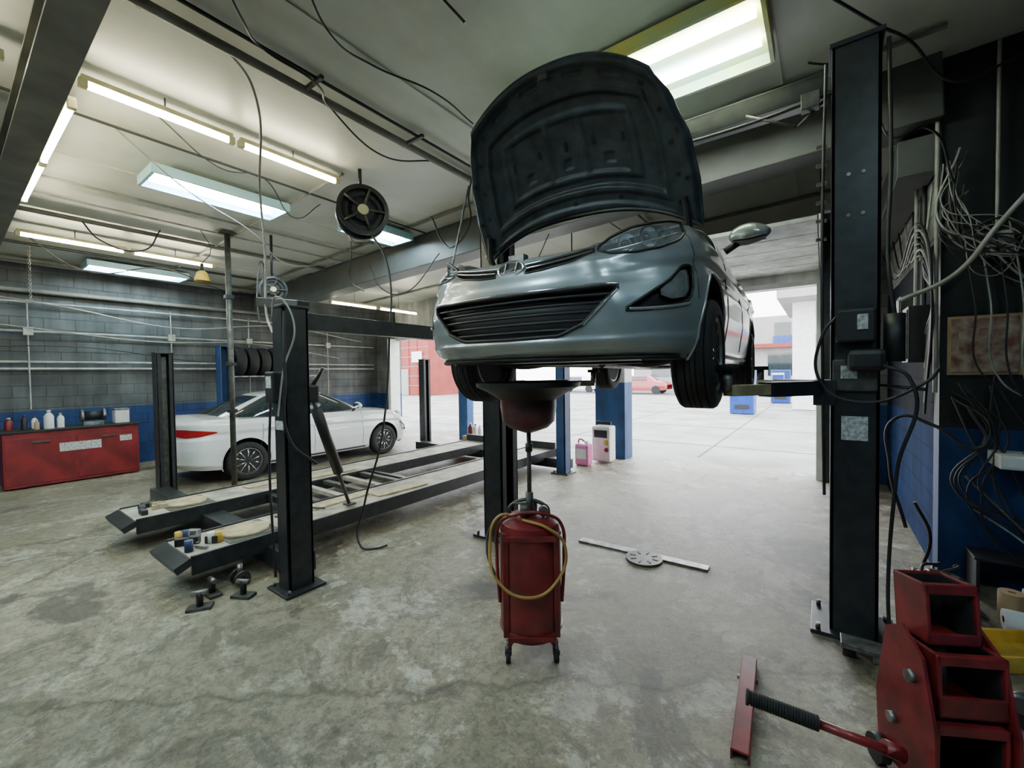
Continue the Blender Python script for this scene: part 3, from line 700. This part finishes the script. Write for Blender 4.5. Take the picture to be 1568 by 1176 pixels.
lathe('catch_bowl_funnel',[(.02,1.335),(.05,1.345),(.12,1.37),(.16,1.41),(.172,1.50),(.172,1.545),(.16,1.55),(.15,1.42),(.02,1.38)],'funnel',g)
# ------------------------------------------------------------ FLOOR JACK lower right
g=grp('red_floor_jack',(.395,2.36,0),math.radians(28)); g.scale=(.88,.88,.97)
def channelbox(name,c,s,t,front,rot=None):
    x,y,z=s
    l=[((x/2-t/2,0,0),(t,y,z)),((-x/2+t/2,0,0),(t,y,z)),((0,y/2-t/2,0),(x,t,z)),((0,-y/2+t/2,-z/2+z*front/2),(x,t,z*front)),((0,0,-z/2+t/2),(x,y,t)),((0,-y/2+t,z/2-.02),(x,t*2,.04))]
    o=boxes(name,l,'red',g,bevel=.006); o.location=c
    i=boxes(name+'_dark_lining',[((0,y/2-t-.004,0),(x-2*t,.006,z-.02)),((x/2-t-.004,0,0),(.006,y-2*t,z-.02)),((-x/2+t+.004,0,0),(.006,y-2*t,z-.02))],'dark',g,bevel=0); i.location=c  # dark sheets over the red inner faces of the open box
    if rot: o.rotation_euler=rot; i.rotation_euler=rot
channelbox('upper_frame',(0.0,.05,.745),(.21,.2,.24),.016,.2,(-.1,0,0))
channelbox('middle_frame',(.02,.0,.50),(.27,.25,.24),.018,.35,(-.06,0,0))
channelbox('base_frame',(0,.0,.2),(.28,.3,.34),.018,.45)
for s in (-1,1):
    bm=bmesh.new()
    pr=[(-.18,.05),(.16,.05),(.18,.3),(.12,.62),(.02,.68),(-.1,.6),(-.17,.35)]
    for xx in (0,.014): 
        bm.faces.new([bm.verts.new((xx,y,z)) for y,z in pr])
    bm.faces.ensure_lookup_table(); va=list(bm.faces[0].verts); vb=list(bm.faces[1].verts)
    for i in range(len(pr)): bm.faces.new((va[i],va[(i+1)%len(pr)],vb[(i+1)%len(pr)],vb[i]))
    fin('side_plate',bm,'red',g,loc=(s*.155-.007,0,0))
    cyl('pivot_bolt',(s*.16,-.05,.5),(s*.185,-.05,.5),.028,'steel',g,seg=6); cyl('pivot_bolt_low',(s*.16,.06,.25),(s*.185,.06,.25),.024,'steel',g,seg=6)
    cyl('jack_wheel',(s*.165,.12,.06),(s*.21,.12,.06),.06,'dark',g); cyl('front_roller',(s*.165,-.12,.045),(s*.21,-.12,.045),.045,'dark',g)
cyl('piston',(0,.02,.35),(0,.04,.6),.03,'steel',g)
g2=grp('jack_handle',(.37,2.36,0)); 
p0=Vector((-.17,-.17,.2)); p1=Vector((-.40,-.22,.225)); p2=Vector((-.63,-.26,.25))
cyl('handle_tube',p0+Vector((.05,0,-.01)),p1,.018,'red',g2); cyl('handle_socket',p0+Vector((.06,.02,-.02)),p0,.028,'red',g2)
prof=[]
for i in range(24):
    z=i*.0105; prof+=[(.03,z),(.03,z+.006),(.025,z+.007),(.025,z+.0095)]
o=lathe('ribbed_grip',[(.015,0)]+prof+[(.033,.255),(.033,.265),(.015,.267)],'rubber',g2,loc=p1-(p2-p1).normalized()*.02,seg=24)
o.rotation_euler=(p2-p1).to_track_quat('Z','Y').to_euler()
g=grp('red_steel_leg_bar',(-.31,2.38,0),math.radians(4))
boxes('channel',[((0,0,.045),(.075,.72,.01)),((.034,0,.025),(.008,.72,.05)),((-.034,0,.025),(.008,.72,.05))],'red',g)
cyl('pin',(-.05,.18,.03),(.05,.18,.03),.012,'steel',g)
# ------------------------------------------------------------ drain plate
g=grp('floor_drain_grate',(-1.38,3.86,0))
box('trench_plate',(0,0,.008),(1.2,.10,.016),'steel',g,rot=(0,0,.03))
cyl('manhole_cover',(.08,-.1,.0),(.08,-.1,.022),.16,'dsteel',g,seg=48)
for i in range(8):
    a=i*math.pi/4; box('cover_slot',(.08+.1*math.cos(a),-.1+.1*math.sin(a),.023),(.05,.015,.006),'dark',g,rot=(0,0,a))
for k,(x,y) in enumerate(((-3.85,1.25),(-3.62,1.38),(-3.7,1.12))):
    g=grp('wheel_clamp_tool',(x,y,0),.5*k)
    box('clamp_foot',(0,0,.012),(.16,.09,.024),'dsteel',g); cyl('clamp_post',(0,0,.02),(0,0,.13),.022,'dark',g); cyl('clamp_knob',(-.05,0,.12),(.05,0,.12),.018,'steel',g)
g=grp('small_jack_dolly',(-3.86,1.45,0)); cyl('wheel_l',(-.06,0,.06),(-.03,0,.06),.06,'dsteel',g); cyl('wheel_r',(.03,0,.06),(.06,0,.06),.06,'dsteel',g); box('axle',(0,0,.06),(.12,.04,.04),'dark',g); cyl('post',(0,0,.06),(0,0,.17),.02,'steel',g)
# ------------------------------------------------------------ TOOLBOX left
g=grp('red_tool_cabinet',(-10.42,1.4,0))
box('cabinet_body',(0,0,.45),(.7,1.6,.86),'redbox',g,bevel=.01); box('cabinet_top',(0,0,.89),(.74,1.64,.03),'dark',g)
for i,y in enumerate((-.4,.4)):
    box('door_panel',(.355,y,.43),(.012,.76,.72),'redbox',g); box('door_handle',(.37,y,.72),(.02,.2,.03),'dsteel',g)
box('door_decal',(.366,.05,.6),(.004,.5,.14),'label',g,bevel=0); box('door_decal_small',(.366,.62,.66),(.004,.16,.1),'label',g,bevel=0)
for i in range(4): cyl('caster',(.25 if i<2 else -.25,-.7 if i%2 else .7,.0),(.25 if i<2 else -.25,-.7 if i%2 else .7,.03),.03,'dark',g)
def bottle(nm,x,y,z,r,h,m,cap='wht'):
    g=grp(nm,(x,y,z)); lathe('body',[(.001,0),(r,0),(r,h*.65),(r*.7,h*.78),(r*.35,h*.85),(r*.35,h*.92),(.001,h*.92)],m,g,seg=20); cyl('cap',(0,0,h*.9),(0,0,h),r*.42,cap,g)
for x,y,r,h,m,c in ((-10.3,.85,.035,.24,'dark','red'),(-10.5,.98,.04,.2,'wht','red'),(-10.3,1.12,.06,.3,'wht','wht'),(-10.35,1.26,.045,.24,'wht','yellow'),(-10.45,.7,.05,.2,'red','wht'),(-10.25,.98,.03,.16,'card','wht')): bottle('spray_bottle',x,y,.905,r,h,m,c)
g=grp('bench_grinder',(-10.4,1.66,.905)); box('foot',(0,0,.03),(.16,.26,.06),'steel',g); cyl('motor',(0,-.1,.16),(0,.1,.16),.08,'dark',g)
for s in (-1,1): cyl('wheel_guard',(0,s*.12,.17),(0,s*.16,.17),.1,'steel',g)
g=grp('white_storage_tin',(-10.35,2.02,.905)); box('tin',(0,0,.12),(.22,.2,.24),'wht',g,bevel=.02); box('lid',(0,0,.25),(.23,.21,.03),'steel',g)
g=grp('tire_rack_shelf',(-10.85,4.9,1.72)); box('shelf',(0,0,0),(.6,2.1,.03),'steel',g)
for y in (-1,1): cyl('strut',(-.28,y,-.35),(.28,y,-.02),.015,'steel',g)
for i in range(4): 
    lathe('tyre_%d'%i,[(.19,-.09),(.3,-.1),(.33,-.06),(.33,.06),(.3,.1),(.19,.09),(.19,-.09)],'rubber',g,loc=(0,-.75+i*.26,.345),axis='Y')
g=grp('wall_pipes',(-11.1,2.5,0))
for z in (2.55,1.9,2.02): tube('pipe',[(0,-4.5,z),(0,5.5,z)],.022,'galv',g,smooth=False)
for y in (-1.5,.5,2.,4.): tube('riser',[(.02,y,1.2),(.02,y,3.1)],.012,'galv',g,smooth=False); box('junction_box',(.04,y,2.55),(.07,.12,.14),'galv',g)
tube('drooping_cable',[(.2,-3,2.75),(.15,-1.5,2.6),(.1,.2,2.45),(.1,2,2.5),(.1,4.3,2.2)],.012,'wireg',g)
tube('drooping_cable_b',[(.2,-3,2.15),(.15,-1,2.3),(.1,1.2,2.05),(.1,3.5,2.25)],.01,'wire',g)
tube('drooping_cable_c',[(.2,-3.2,3.2),(.3,-1.2,3.0),(.2,.5,2.75),(.15,2.6,2.95),(.1,5,2.7)],.014,'wireg',g)
tube('upper_pipe',[(.03,-4.5,3.25),(.03,5.5,3.25)],.04,'sbeam',g,smooth=False); tube('upper_pipe_b',[(.03,-4.5,3.05),(.03,5.5,3.05)],.02,'galv',g,smooth=False)
# ------------------------------------------------------------ ceiling conduits
g=grp('ceiling_conduits',(0,0,0))
def run(x,y0,y1,r,m='galv',dz=.04): tube('conduit',[(x,y0,cz(x)-dz),(x,y1,cz(x)-dz)],r,m,g,smooth=False)
run(-3.3,-2.4,4.6,.034,'sbeam',.05);run(-3.12,-2.4,4.6,.014,'wire');run(-7.9,.6,4.6,.03,'sbeam');run(-6.6,-2,4.6,.015,'wireg',.05);run(-2.2,5.1,8,.02);run(-9.6,.6,4.6,.022,'wire');run(-5.0,-2,4.6,.012,'wire');run(-10.6,.6,4.6,.04,'sbeam',.06);run(-7.2,.6,4.6,.012,'wireg')
def xrun(y,x0,x1,r,m='galv'): tube('conduit_x',[(x0,y,cz(x0)-.03),(x1,y,cz(x1)-.03)],r,m,g,smooth=False)
xrun(4.3,-11,.7,.018,'sbeam');xrun(2.75,-4.3,-11,.016);xrun(5.8,-11,.6,.02);xrun(7.2,-11,.6,.025,'sbeam')
boxes('ceiling_brackets',[((-3.2,y,cz(-3.2)-.05),(.3,.03,.03)) for y in (.8,1.8,2.8,3.8)],'dsteel',g)
def cable(nm,pts,r=.008,m='wire'):
    c=pts[0]; g=grp(nm,c); tube('cable',[Vector(p)-Vector(c) for p in pts],r,m,g)
cable('hanging_cable',[(-3.3,1.2,3.98),(-3.5,1.5,3.9),(-4.0,1.75,3.3),(-4.05,1.8,2.8),(-3.95,1.75,2.3),(-3.55,1.62,2.05)],.01,'wireg')
cable('hanging_cable',[(-3.2,3.7,4.),(-3.2,3.6,3.7),(-3.15,3.55,3.35),(-3.3,3.5,3.15),(-3.6,3.6,3.25),(-3.8,3.6,3.6)],.01)
cable('hanging_cable',[(-1.9,1.6,4.04),(-1.8,1.75,3.9),(-1.65,1.85,3.7)],.009)
cable('hanging_cable',[(-2.6,.9,4.0),(-2.9,1.2,3.9),(-3.1,1.4,3.95),(-3.0,1.7,3.85),(-3.3,2.0,3.93),(-3.4,2.6,3.8),(-3.3,3.2,3.95)],.008)
cable('hanging_cable',[(-4.6,1.2,3.95),(-4.75,1.7,3.75),(-4.9,2.2,3.85),(-5.1,2.6,3.6),(-5.2,3.,3.9)],.006)
cable('hanging_cable',[(-7.9,1.2,3.83),(-7.8,1.4,3.55),(-7.7,1.8,3.5),(-7.7,2.0,3.83)],.01)
cable('hanging_cable',[(-9.,.8,3.75),(-8.8,1.4,3.3),(-8.5,2.2,3.45),(-8.3,3.2,3.2),(-8.0,4.4,3.7)],.008)
cable('hanging_cable',[(-2.7,4.5,3.4),(-2.9,4.4,3.0),(-3.2,4.45,2.9),(-3.5,4.5,3.4)],.008)
cable('hanging_cable',[(-5.0,1.0,3.9),(-5.4,1.6,3.7),(-6.2,2.6,3.65),(-6.9,3.4,3.5),(-7.2,4.4,3.75)],.007,'wireg')
cable('hanging_cable',[(-4.6,3.0,3.92),(-4.7,3.1,3.2),(-4.8,3.15,2.9),(-4.6,3.2,2.75)],.008)
cable('hanging_cable',[(-6.3,4.5,3.6),(-5.8,4.4,3.1),(-5.2,4.4,3.0),(-4.6,4.5,3.5)],.009)
cable('hanging_cable',[(-2.3,1.2,4.02),(-2.6,1.6,3.93),(-2.7,2.0,4.0),(-2.5,2.4,3.94),(-2.6,3.0,4.0)],.007)
cable('hanging_air_hose',[(-3.95,2.78,3.3),(-3.7,2.85,2.9),(-3.62,2.8,2.0),(-3.66,2.7,1.0),(-3.74,2.55,.4),(-3.68,2.45,.03),(-3.5,2.5,.02),(-3.45,2.6,.03)],.011,'wire')
cable('hanging_air_hose',[(-6.6,2.9,3.0),(-6.5,2.85,3.35),(-6.35,2.7,2.8),(-6.3,2.7,2.45)],.012,'wire')
g=grp('hanging_chain',(-9.5,.9,2.9))
for k in range(27): tube('link',[(.012*math.cos(t*math.pi/3)*(1 if k%2 else .1),.012*math.cos(t*math.pi/3)*(.1 if k%2 else 1),.03*k+.02*math.sin(t*math.pi/3)) for t in range(6)],.004,'steel',g,cyc=True)
def reel(loc,rz,s=1.):
    g=grp('hose_reel',loc,rz)
    for k in (-1,1): lathe('reel_flange',[(.05*s,k*.07*s),(.09*s,k*.07*s),(.1*s,k*.085*s),(.05*s,k*.085*s)],'black',g,axis='Y')
    for k in (-1,1): lathe('reel_rim',[(.19*s,k*.06*s),(.225*s,k*.06*s),(.23*s,k*.09*s),(.19*s,k*.095*s),(.19*s,k*.06*s)],'black',g,axis='Y')
    for i in range(4): 
        lathe('hose_wrap',[((.16+.03*math.cos(t*math.pi/4))*s,(-.05+.033*i+.018*math.sin(t*math.pi/4))*s) for t in range(9)],'wire',g,axis='Y')
    lathe('reel_hub',[(.001,-.1*s),(.045*s,-.1*s),(.05*s,-.09*s),(.05*s,.1*s),(.001,.1*s)],'fixture',g,axis='Y',seg=24)
    for i in range(5):
        a=i*2*math.pi/5; cyl('spoke',(.05*s*math.cos(a),-.088*s,.05*s*math.sin(a)),(.2*s*math.cos(a),-.088*s,.2*s*math.sin(a)),.012*s,'dsteel',g,seg=8)
    box('reel_bracket',(0,.12*s,.12*s),(.1*s,.03*s,.36*s),'black',g); cyl('reel_hanger',(0,.12*s,.25*s),(0,.12*s,cz(loc[0])-loc[2]-.01),.02,'black',g)
    tube('guide_arm',[(0,.1*s,0),(-.1*s,.14*s,-.2*s),(.1*s,0,-.27*s)],.012*s,'dsteel',g)
reel((-4.0,2.78,3.45),math.radians(62),1.15)
reel((-6.75,3.1,3.02),math.radians(70),.85)
g=grp('yellow_work_lamp',(-7.25,2.35,3.15)); lathe('shade',[(.03,.1),(.06,.08),(.1,-.05),(.095,-.05),(.05,.06)],'yellow',g); cyl('neck',(0,0,.09),(0,0,.2),.02,'dark',g); tube('cord',[(0,0,.2),(.05,.1,.4),(0,0,.68)],.006,'wire',g)
# ------------------------------------------------------------ right pier clutter
g=grp('wall_notice_board',(1.0,4.78,1.87)); box('panel',(0,0,0),(.36,.02,.42),'oil',g); box('paper',(-.05,-.013,.03),(.18,.004,.2),'oil',g,bevel=0); box('backing',(0,.005,0),(.4,.012,.46),'card',g,bevel=0)
g=grp('wall_wiring_bundle',(.8,4.72,2.5))
random.seed(9)
tube('flex_conduit',[(.55,-.05,1.4),(.52,-.12,.9),(.45,-.18,.6),(.2,-.2,.2),(.0,-.12,-.1),(-.3,-.02,-.25)],.018,'galv',g)
for i in range(20):
    a=random.uniform(.12,.3)
    tube('loose_wire',[(random.uniform(-.05,.1),-.03,random.uniform(.4,.9)),(random.uniform(-.08,.08),-.08,random.uniform(.15,.45)),(a,-.08,random.uniform(-.15,.3)),(.3+a,-.05,random.uniform(-.3,.25)),(.9,-.04,random.uniform(-.5,.3))],random.choice([.004,.006,.008]),'wireg' if i%2 else 'wire',g)
for i in range(5): tube('drop_wire',[(.05+.08*i,-.05,.3),(.12+.08*i,-.08,-.3),(.2+.06*i,-.06,-.9),(.5,-.04,-1.0-.1*i)],.006,'wireg' if i%2 else 'wire',g)
for i in range(8): tube('side_wire',[(-.06-.01*i,.3+.4*i,.75),(-.1,.25+.3*i,.3),(-.12,.2,.05*i),(-.1,.0,-.2),(-.08,.4,-.5-.1*i)],.009,'wireg' if i%3==0 else 'wire',g)
tube('vertical_conduit',[(-.07,.05,1.6),(-.07,.05,-1.0)],.015,'wireg',g,smooth=False); tube('vertical_conduit_b',[(-.08,.5,1.6),(-.08,.5,-.3)],.018,'wire',g,smooth=False)
tube('ceiling_cable',[(-.9,-.6,1.6),(-.5,-.5,1.4),(-.45,-.5,1.0),(-.4,-.5,.9),(-.2,-.4,.95),(0,-.1,.6)],.008,'wire',g)
tube('ceiling_cable_b',[(-.75,-1.2,1.6),(-.5,-.9,1.5),(-.3,-.5,1.55),(0,-.2,1.3),(.3,-.1,1.4),(.9,-.08,1.45)],.01,'wire',g)
tube('wall_hook_hose',[(.1,-.06,-1.1),(.15,-.12,-1.4),(-.1,-.1,-1.25),(-.3,-.05,-1.2),(-.35,-.06,-1.6),(-.25,-.06,-2.1)],.013,'wire',g)
for i in range(9): tube('low_wire',[(.0+random.uniform(0,.3),-.04,-.8-random.uniform(0,.3)),(.2+random.uniform(-.1,.2),-.1,-1.3+random.uniform(-.1,.1)),(.1+random.uniform(-.1,.3),-.12,-1.7),(.4+random.uniform(-.2,.2),-.1,-2.1),(.5,-.15,-2.35)],.007,random.choice(['wire','wire','dsteel']),g)
g=grp('upper_duct',(.62,6.4,3.45)); box('duct',(0,0,.0),(.24,3.1,.3),'beam',g)
g=grp('electrical_box',(.68,5.3,2.0)); box('enclosure',(0,0,0),(.14,.34,.5),'dark',g); box('cover',(-.075,0,0),(.01,.3,.44),'dsteel',g); tube('feed',[(0,0,.25),(0,0,1.9)],.015,'wireg',g,smooth=False)
g=grp('electrical_box',(1.05,4.74,2.62)); box('enclosure',(0,0,0),(.16,.1,.2),'dsteel',g); box('cover',(0,-.055,0),(.14,.01,.17),'galv',g); tube('feed',[(0,0,.1),(0,0,1.5)],.012,'wireg',g,smooth=False)
g=grp('electrical_box',(.70,6.1,2.3)); box('enclosure',(0,0,0),(.1,.24,.3),'dsteel',g); box('cover',(-.055,0,0),(.01,.2,.26),'dark',g)
g=grp('white_wall_shelf_box',(1.17,4.62,1.02)); box('box',(0,0,0),(.3,.3,.1),'wht',g,bevel=.01); box('drawer',(0,-.153,0),(.24,.006,.06),'wht',g); box('bracket',(0,.1,-.07),(.2,.1,.04),'dark',g)
g=grp('metal_wall_rods',(1.0,4.6,0))
tube('rod_a',[(-.1,.15,.85),(.1,.0,.6),(.3,-.05,.35)],.01,'dsteel',g); tube('rod_b',[(-.05,.15,.6),(.15,.02,.45),(.3,-.05,.3)],.008,'steel',g)
tube('pry_bar',[(-.35,.15,.02),(-.3,.1,.35),(-.4,.05,.62)],.012,'black',g)
boxes('low_shelf',[((.15,.0,.3),(.5,.26,.02)),((-.08,.0,.15),(.02,.26,.3)),((.38,.0,.15),(.02,.26,.3))],'dark',g)
g=grp('tangled_cables_heap',(.72,4.3,0))
for i in range(10): tube('coil',[(random.uniform(-.15,.15),random.uniform(-.25,.3),random.uniform(.02,.2)) for k in range(6)],.010,random.choice(['wire','wire','wireg','dsteel']),g)
g=grp('shop_towel_rolls',(1.02,4.2,0))
for x,y in ((0,0),(.13,.08),(.26,-.02)): lathe('roll',[(.02,0),(.065,0),(.065,.2),(.02,.2),(.02,0)],'card' if x==0 else 'wht',g,loc=(x,y,.0),seg=28)
lathe('roll_on_side',[(.02,-.12),(.065,-.12),(.065,.12),(.02,.12),(.02,-.12)],'wht',g,loc=(.05,-.14,.065),axis='X')
g=grp('yellow_drip_tray',(.88,3.66,0),.5)
boxes('tray',[((0,0,.012),(.42,.3,.02)),((.2,0,.05),(.02,.3,.09)),((-.2,0,.05),(.02,.3,.09)),((0,.14,.05),(.42,.02,.09)),((0,-.14,.05),(.42,.02,.09))],'yellow',g,bevel=.008)
g=grp('scrap_parts_pile',(.76,2.95,0))
for i in range(20):
    x,y=random.uniform(-.16,.3),random.uniform(-.35,.3)
    k=i%4
    if k==0: cyl('pipe_part',(x,y,.03),(x+.12,y+.08,.04),.022,'steel',g,seg=12)
    elif k==1: box('metal_part',(x,y,.04),(.14,.08,.07),'dark',g,rot=(0,.0,i))
    elif k==2: lathe('rotor_part',[(.02,0),(.08,0),(.08,.03),(.05,.04),(.05,.06),(.02,.06),(.02,0)],'dsteel',g,loc=(x,y,.0),seg=24)
    else: box('paper_part',(x,y,.01),(.15,.1,.012),'label',g,rot=(0,0,i*.7))
g=grp('caster_creeper',(.2,3.17,0))
box('creeper_plate',(0,0,.08),(.22,.12,.03),'steel',g); cyl('roller_a',(-.1,0,.045),(-.04,0,.045),.045,'dark',g); cyl('roller_b',(.04,-.0,.045),(.1,0,.045),.045,'steel',g)
# ------------------------------------------------------------ near door stuff
g=grp('white_fluid_machine',(-3.35,7.5,0)); box('cabinet',(0,0,.36),(.36,.3,.66),'wht',g,bevel=.03); box('screen',(0,-.153,.55),(.26,.008,.14),'dark',g); cyl('yellow_knob',(.12,-.15,.4),(.12,-.17,.4),.05,'yellow',g); cyl('red_knob',(.12,-.15,.26),(.12,-.17,.26),.04,'red',g); box('handle',(0,0,.74),(.3,.04,.06),'dark',g)
g=grp('antifreeze_jug',(-3.55,7.05,0)); box('jug',(0,0,.2),(.28,.2,.4),'pink',g,bevel=.04); box('jug_label',(0,-.103,.22),(.2,.006,.18),'wht',g,bevel=0); cyl('jug_cap',(.06,0,.4),(.06,0,.45),.035,'wht',g); tube('jug_handle',[(-.1,0,.38),(-.08,0,.47),(.02,0,.44)],.015,'pink',g)
g=grp('oil_crates',(-6.4,7.3,0)); box('crate',(0,0,.15),(.5,.35,.3),'card',g); bottle('oil_bottle',-6.55,7.3,.3,.06,.28,'red'); bottle('oil_bottle',-6.4,7.3,.3,.06,.26,'wht','red'); bottle('oil_bottle',-6.25,7.28,.3,.05,.24,'wht')
# ------------------------------------------------------------ OUTSIDE
M['pave']=mat('bright_pavement',(.34,.33,.30),.75,c2=(.2,.19,.17),scale=.8,bump=.1,detail=12)
M['redwall']=mat('red_siding',(.26,.03,.022),.6,var=.3,scale=1)
M['pale']=mat('pale_render',(.30,.30,.28),.6,var=.15,scale=1)
M['vend']=mat('vending_blue',(.01,.05,.28),.3,var=.3,scale=4)
M['asph']=mat('asphalt',(.11,.11,.11),.8,var=.3,scale=2)
box('ground_pavement',(-10,38,-.12),(110,59.5,.2),'pave',bevel=0)
box('street_asphalt',(-10,35,-.015),(110,8,.03),'asph',bevel=0)
g=grp('pavement_joints',(0,0,0))
for y in (10.5,14,18,23): box('joint',(-6,y,-.018),(30,.04,.006),'asph',g,bevel=0)
for x in (-9,-5.5,-2,1.5): box('joint',(x,18,-.018),(.04,18,.006),'asph',g,bevel=0)
g=grp('red_building',(-34,27,0))
box('walls',(0,0,2.6),(16,6,5.2),'redwall',g,bevel=0); box('roof_edge',(0,0,5.25),(16.6,6.6,.3),'pale',g)
for i in range(14): box('siding_seam',(-7+i*1.05,-3.02,2.6),(.06,.05,5.1),'pale' if i%5==0 else 'redwall',g)
box('door_white',(5,-3.05,1.1),(1.1,.1,2.2),'pale',g); box('window_dark',(1.5,-3.05,1.8),(1.6,.1,1.1),'glass',g); box('sign_white',(6.7,-3.1,3.2),(1.2,.1,.9),'wht',g)
for i in range(6): box('horizontal_board',(0,-3.04,.8+i*.8),(16,.03,.04),'pale',g)
g=grp('pale_shop_building',(1,46,0))
box('walls',(0,0,3.2),(34,5,6.4),'pale',g,bevel=0)
for i in range(9): 
    box('shop_window',(-14+i*3.4,-2.53,2.2),(2.2,.08,2.0),'glass',g); box('upper_window',(-14+i*3.4,-2.53,5.2),(1.2,.08,1.2),'glass',g)
box('awning',(0,-3,3.8),(30,.9,.35),'redwall',g); box('sign',(-2,-2.6,4.3),(5,.1,.7),'vend',g)
g=grp('canopy_shelter',(-.65,22,0))
for x in (0,2.8): box('column',(x,0,2.3),(.8,.6,4.6),'wht',g)
box('canopy_roof',(2.4,2,4.8),(6.5,8,.5),'pale',g)
def vend(x,y):
    g=grp('vending_machine',(x,y,0)); box('body',(0,0,.85),(.85,.75,1.7),'vend',g,bevel=.03); box('front_panel',(-.1,-.385,1.2),(.55,.02,.7),'wht',g); box('front_graphic',(-.1,-.4,1.25),(.5,.02,.4),'vend',g); box('coin_panel',(.3,-.385,1.0),(.15,.02,.5),'dark',g); box('delivery_slot',(0,-.385,.28),(.5,.02,.16),'dark',g)
vend(-2.55,19.); vend(-1.75,26.)
M['carred']=mat('red_car_paint',(.3,.012,.012),.25,var=.1,coat=1)
def far_car(loc,m,nm):
    g=grp(nm,loc); P=[]
    for (x,z0,z1,w) in ((-2.1,.35,.75,.7),(-1.9,.3,.9,.82),(-1.3,.25,.98,.87),(-.8,.25,1.35,.8),(-.2,.25,1.45,.78),(.6,.25,1.42,.78),(1.2,.25,1.02,.85),(1.9,.3,.9,.82),(2.15,.35,.7,.7)):
        P.append([Vector((x,-w,z0)),Vector((x,-w*1.02,(z0+min(z1,.9))/2)),Vector((x,-w*.97,min(z1,.95))),Vector((x,-w*.75,z1)),Vector((x,w*.75,z1)),Vector((x,w*.97,min(z1,.95))),Vector((x,w,z0))])
    gridmesh('body',P,m,g)
    for x in (-1.35,1.35): cyl('wheel',(x,-.88,.32),(x,-.68,.32),.32,'rubber',g); cyl('wheel_far',(x,.68,.32),(x,.88,.32),.32,'rubber',g)
    box('side_glass',(-.1,-.70,1.18),(1.4,.06,.3),'glass',g,rot=(-.3,0,0))
far_car((-11.5,33,0),'carred','red_parked_car'); far_car((-6.2,36,0),'silver','grey_parked_car'); far_car((-17.5,34,0),'white','white_parked_car')
# ------------------------------------------------------------ WORLD, CAMERA
w=bpy.data.worlds.new('World'); S.world=w; w.use_nodes=True; nt=w.node_tree; bgd=nt.nodes['Background']
tc=nt.nodes.new('ShaderNodeTexCoord'); sp=nt.nodes.new('ShaderNodeSeparateXYZ'); nt.links.new(tc.outputs['Generated'],sp.inputs[0])
rp=nt.nodes.new('ShaderNodeValToRGB'); nt.links.new(sp.outputs['Z'],rp.inputs[0]); rp.color_ramp.elements[0].color=(1,1,1,1); rp.color_ramp.elements[1].color=(.8,.9,1,1)
nt.links.new(rp.outputs[0],bgd.inputs[0]); bgd.inputs[1].default_value=4.0
for nm,x,wd in (('daylight_portal_small',-1.5,3.0),('daylight_portal_wide',-7,6.4)):
    l=bpy.data.lights.new(nm,'AREA'); l.shape='RECTANGLE'; l.size=wd; l.size_y=2.8; l.cycles.is_portal=True
    o=bpy.data.objects.new(nm,l); COL.objects.link(o); o.location=(x,8.45,1.5); o.rotation_euler=(math.radians(-90),0,0)
th=math.atan(476/650); pi_=math.radians(1.4); ro=.014
f0=Vector((-math.sin(th),math.cos(th),0)); R=Vector((math.cos(th),math.sin(th),0)); U=Vector((0,0,1))
f=f0*math.cos(pi_)-U*math.sin(pi_); up=U*math.cos(pi_)+f0*math.sin(pi_)
up2=up*math.cos(ro)+R*math.sin(ro); r2=R*math.cos(ro)-up*math.sin(ro)
cam=bpy.data.cameras.new('camera'); co=bpy.data.objects.new('camera',cam); COL.objects.link(co)
m=Matrix((r2,up2,-f)).transposed().to_4x4(); m.translation=Vector((0,0,1.7)); co.matrix_world=m
cam.sensor_width=36; cam.lens=36*650/1568; cam.clip_start=.05; cam.clip_end=300
S.camera=co
try:
    S.view_settings.view_transform='AgX'; S.view_settings.look='AgX - Base Contrast'; S.view_settings.exposure=1.45
except Exception as ex: print(ex)
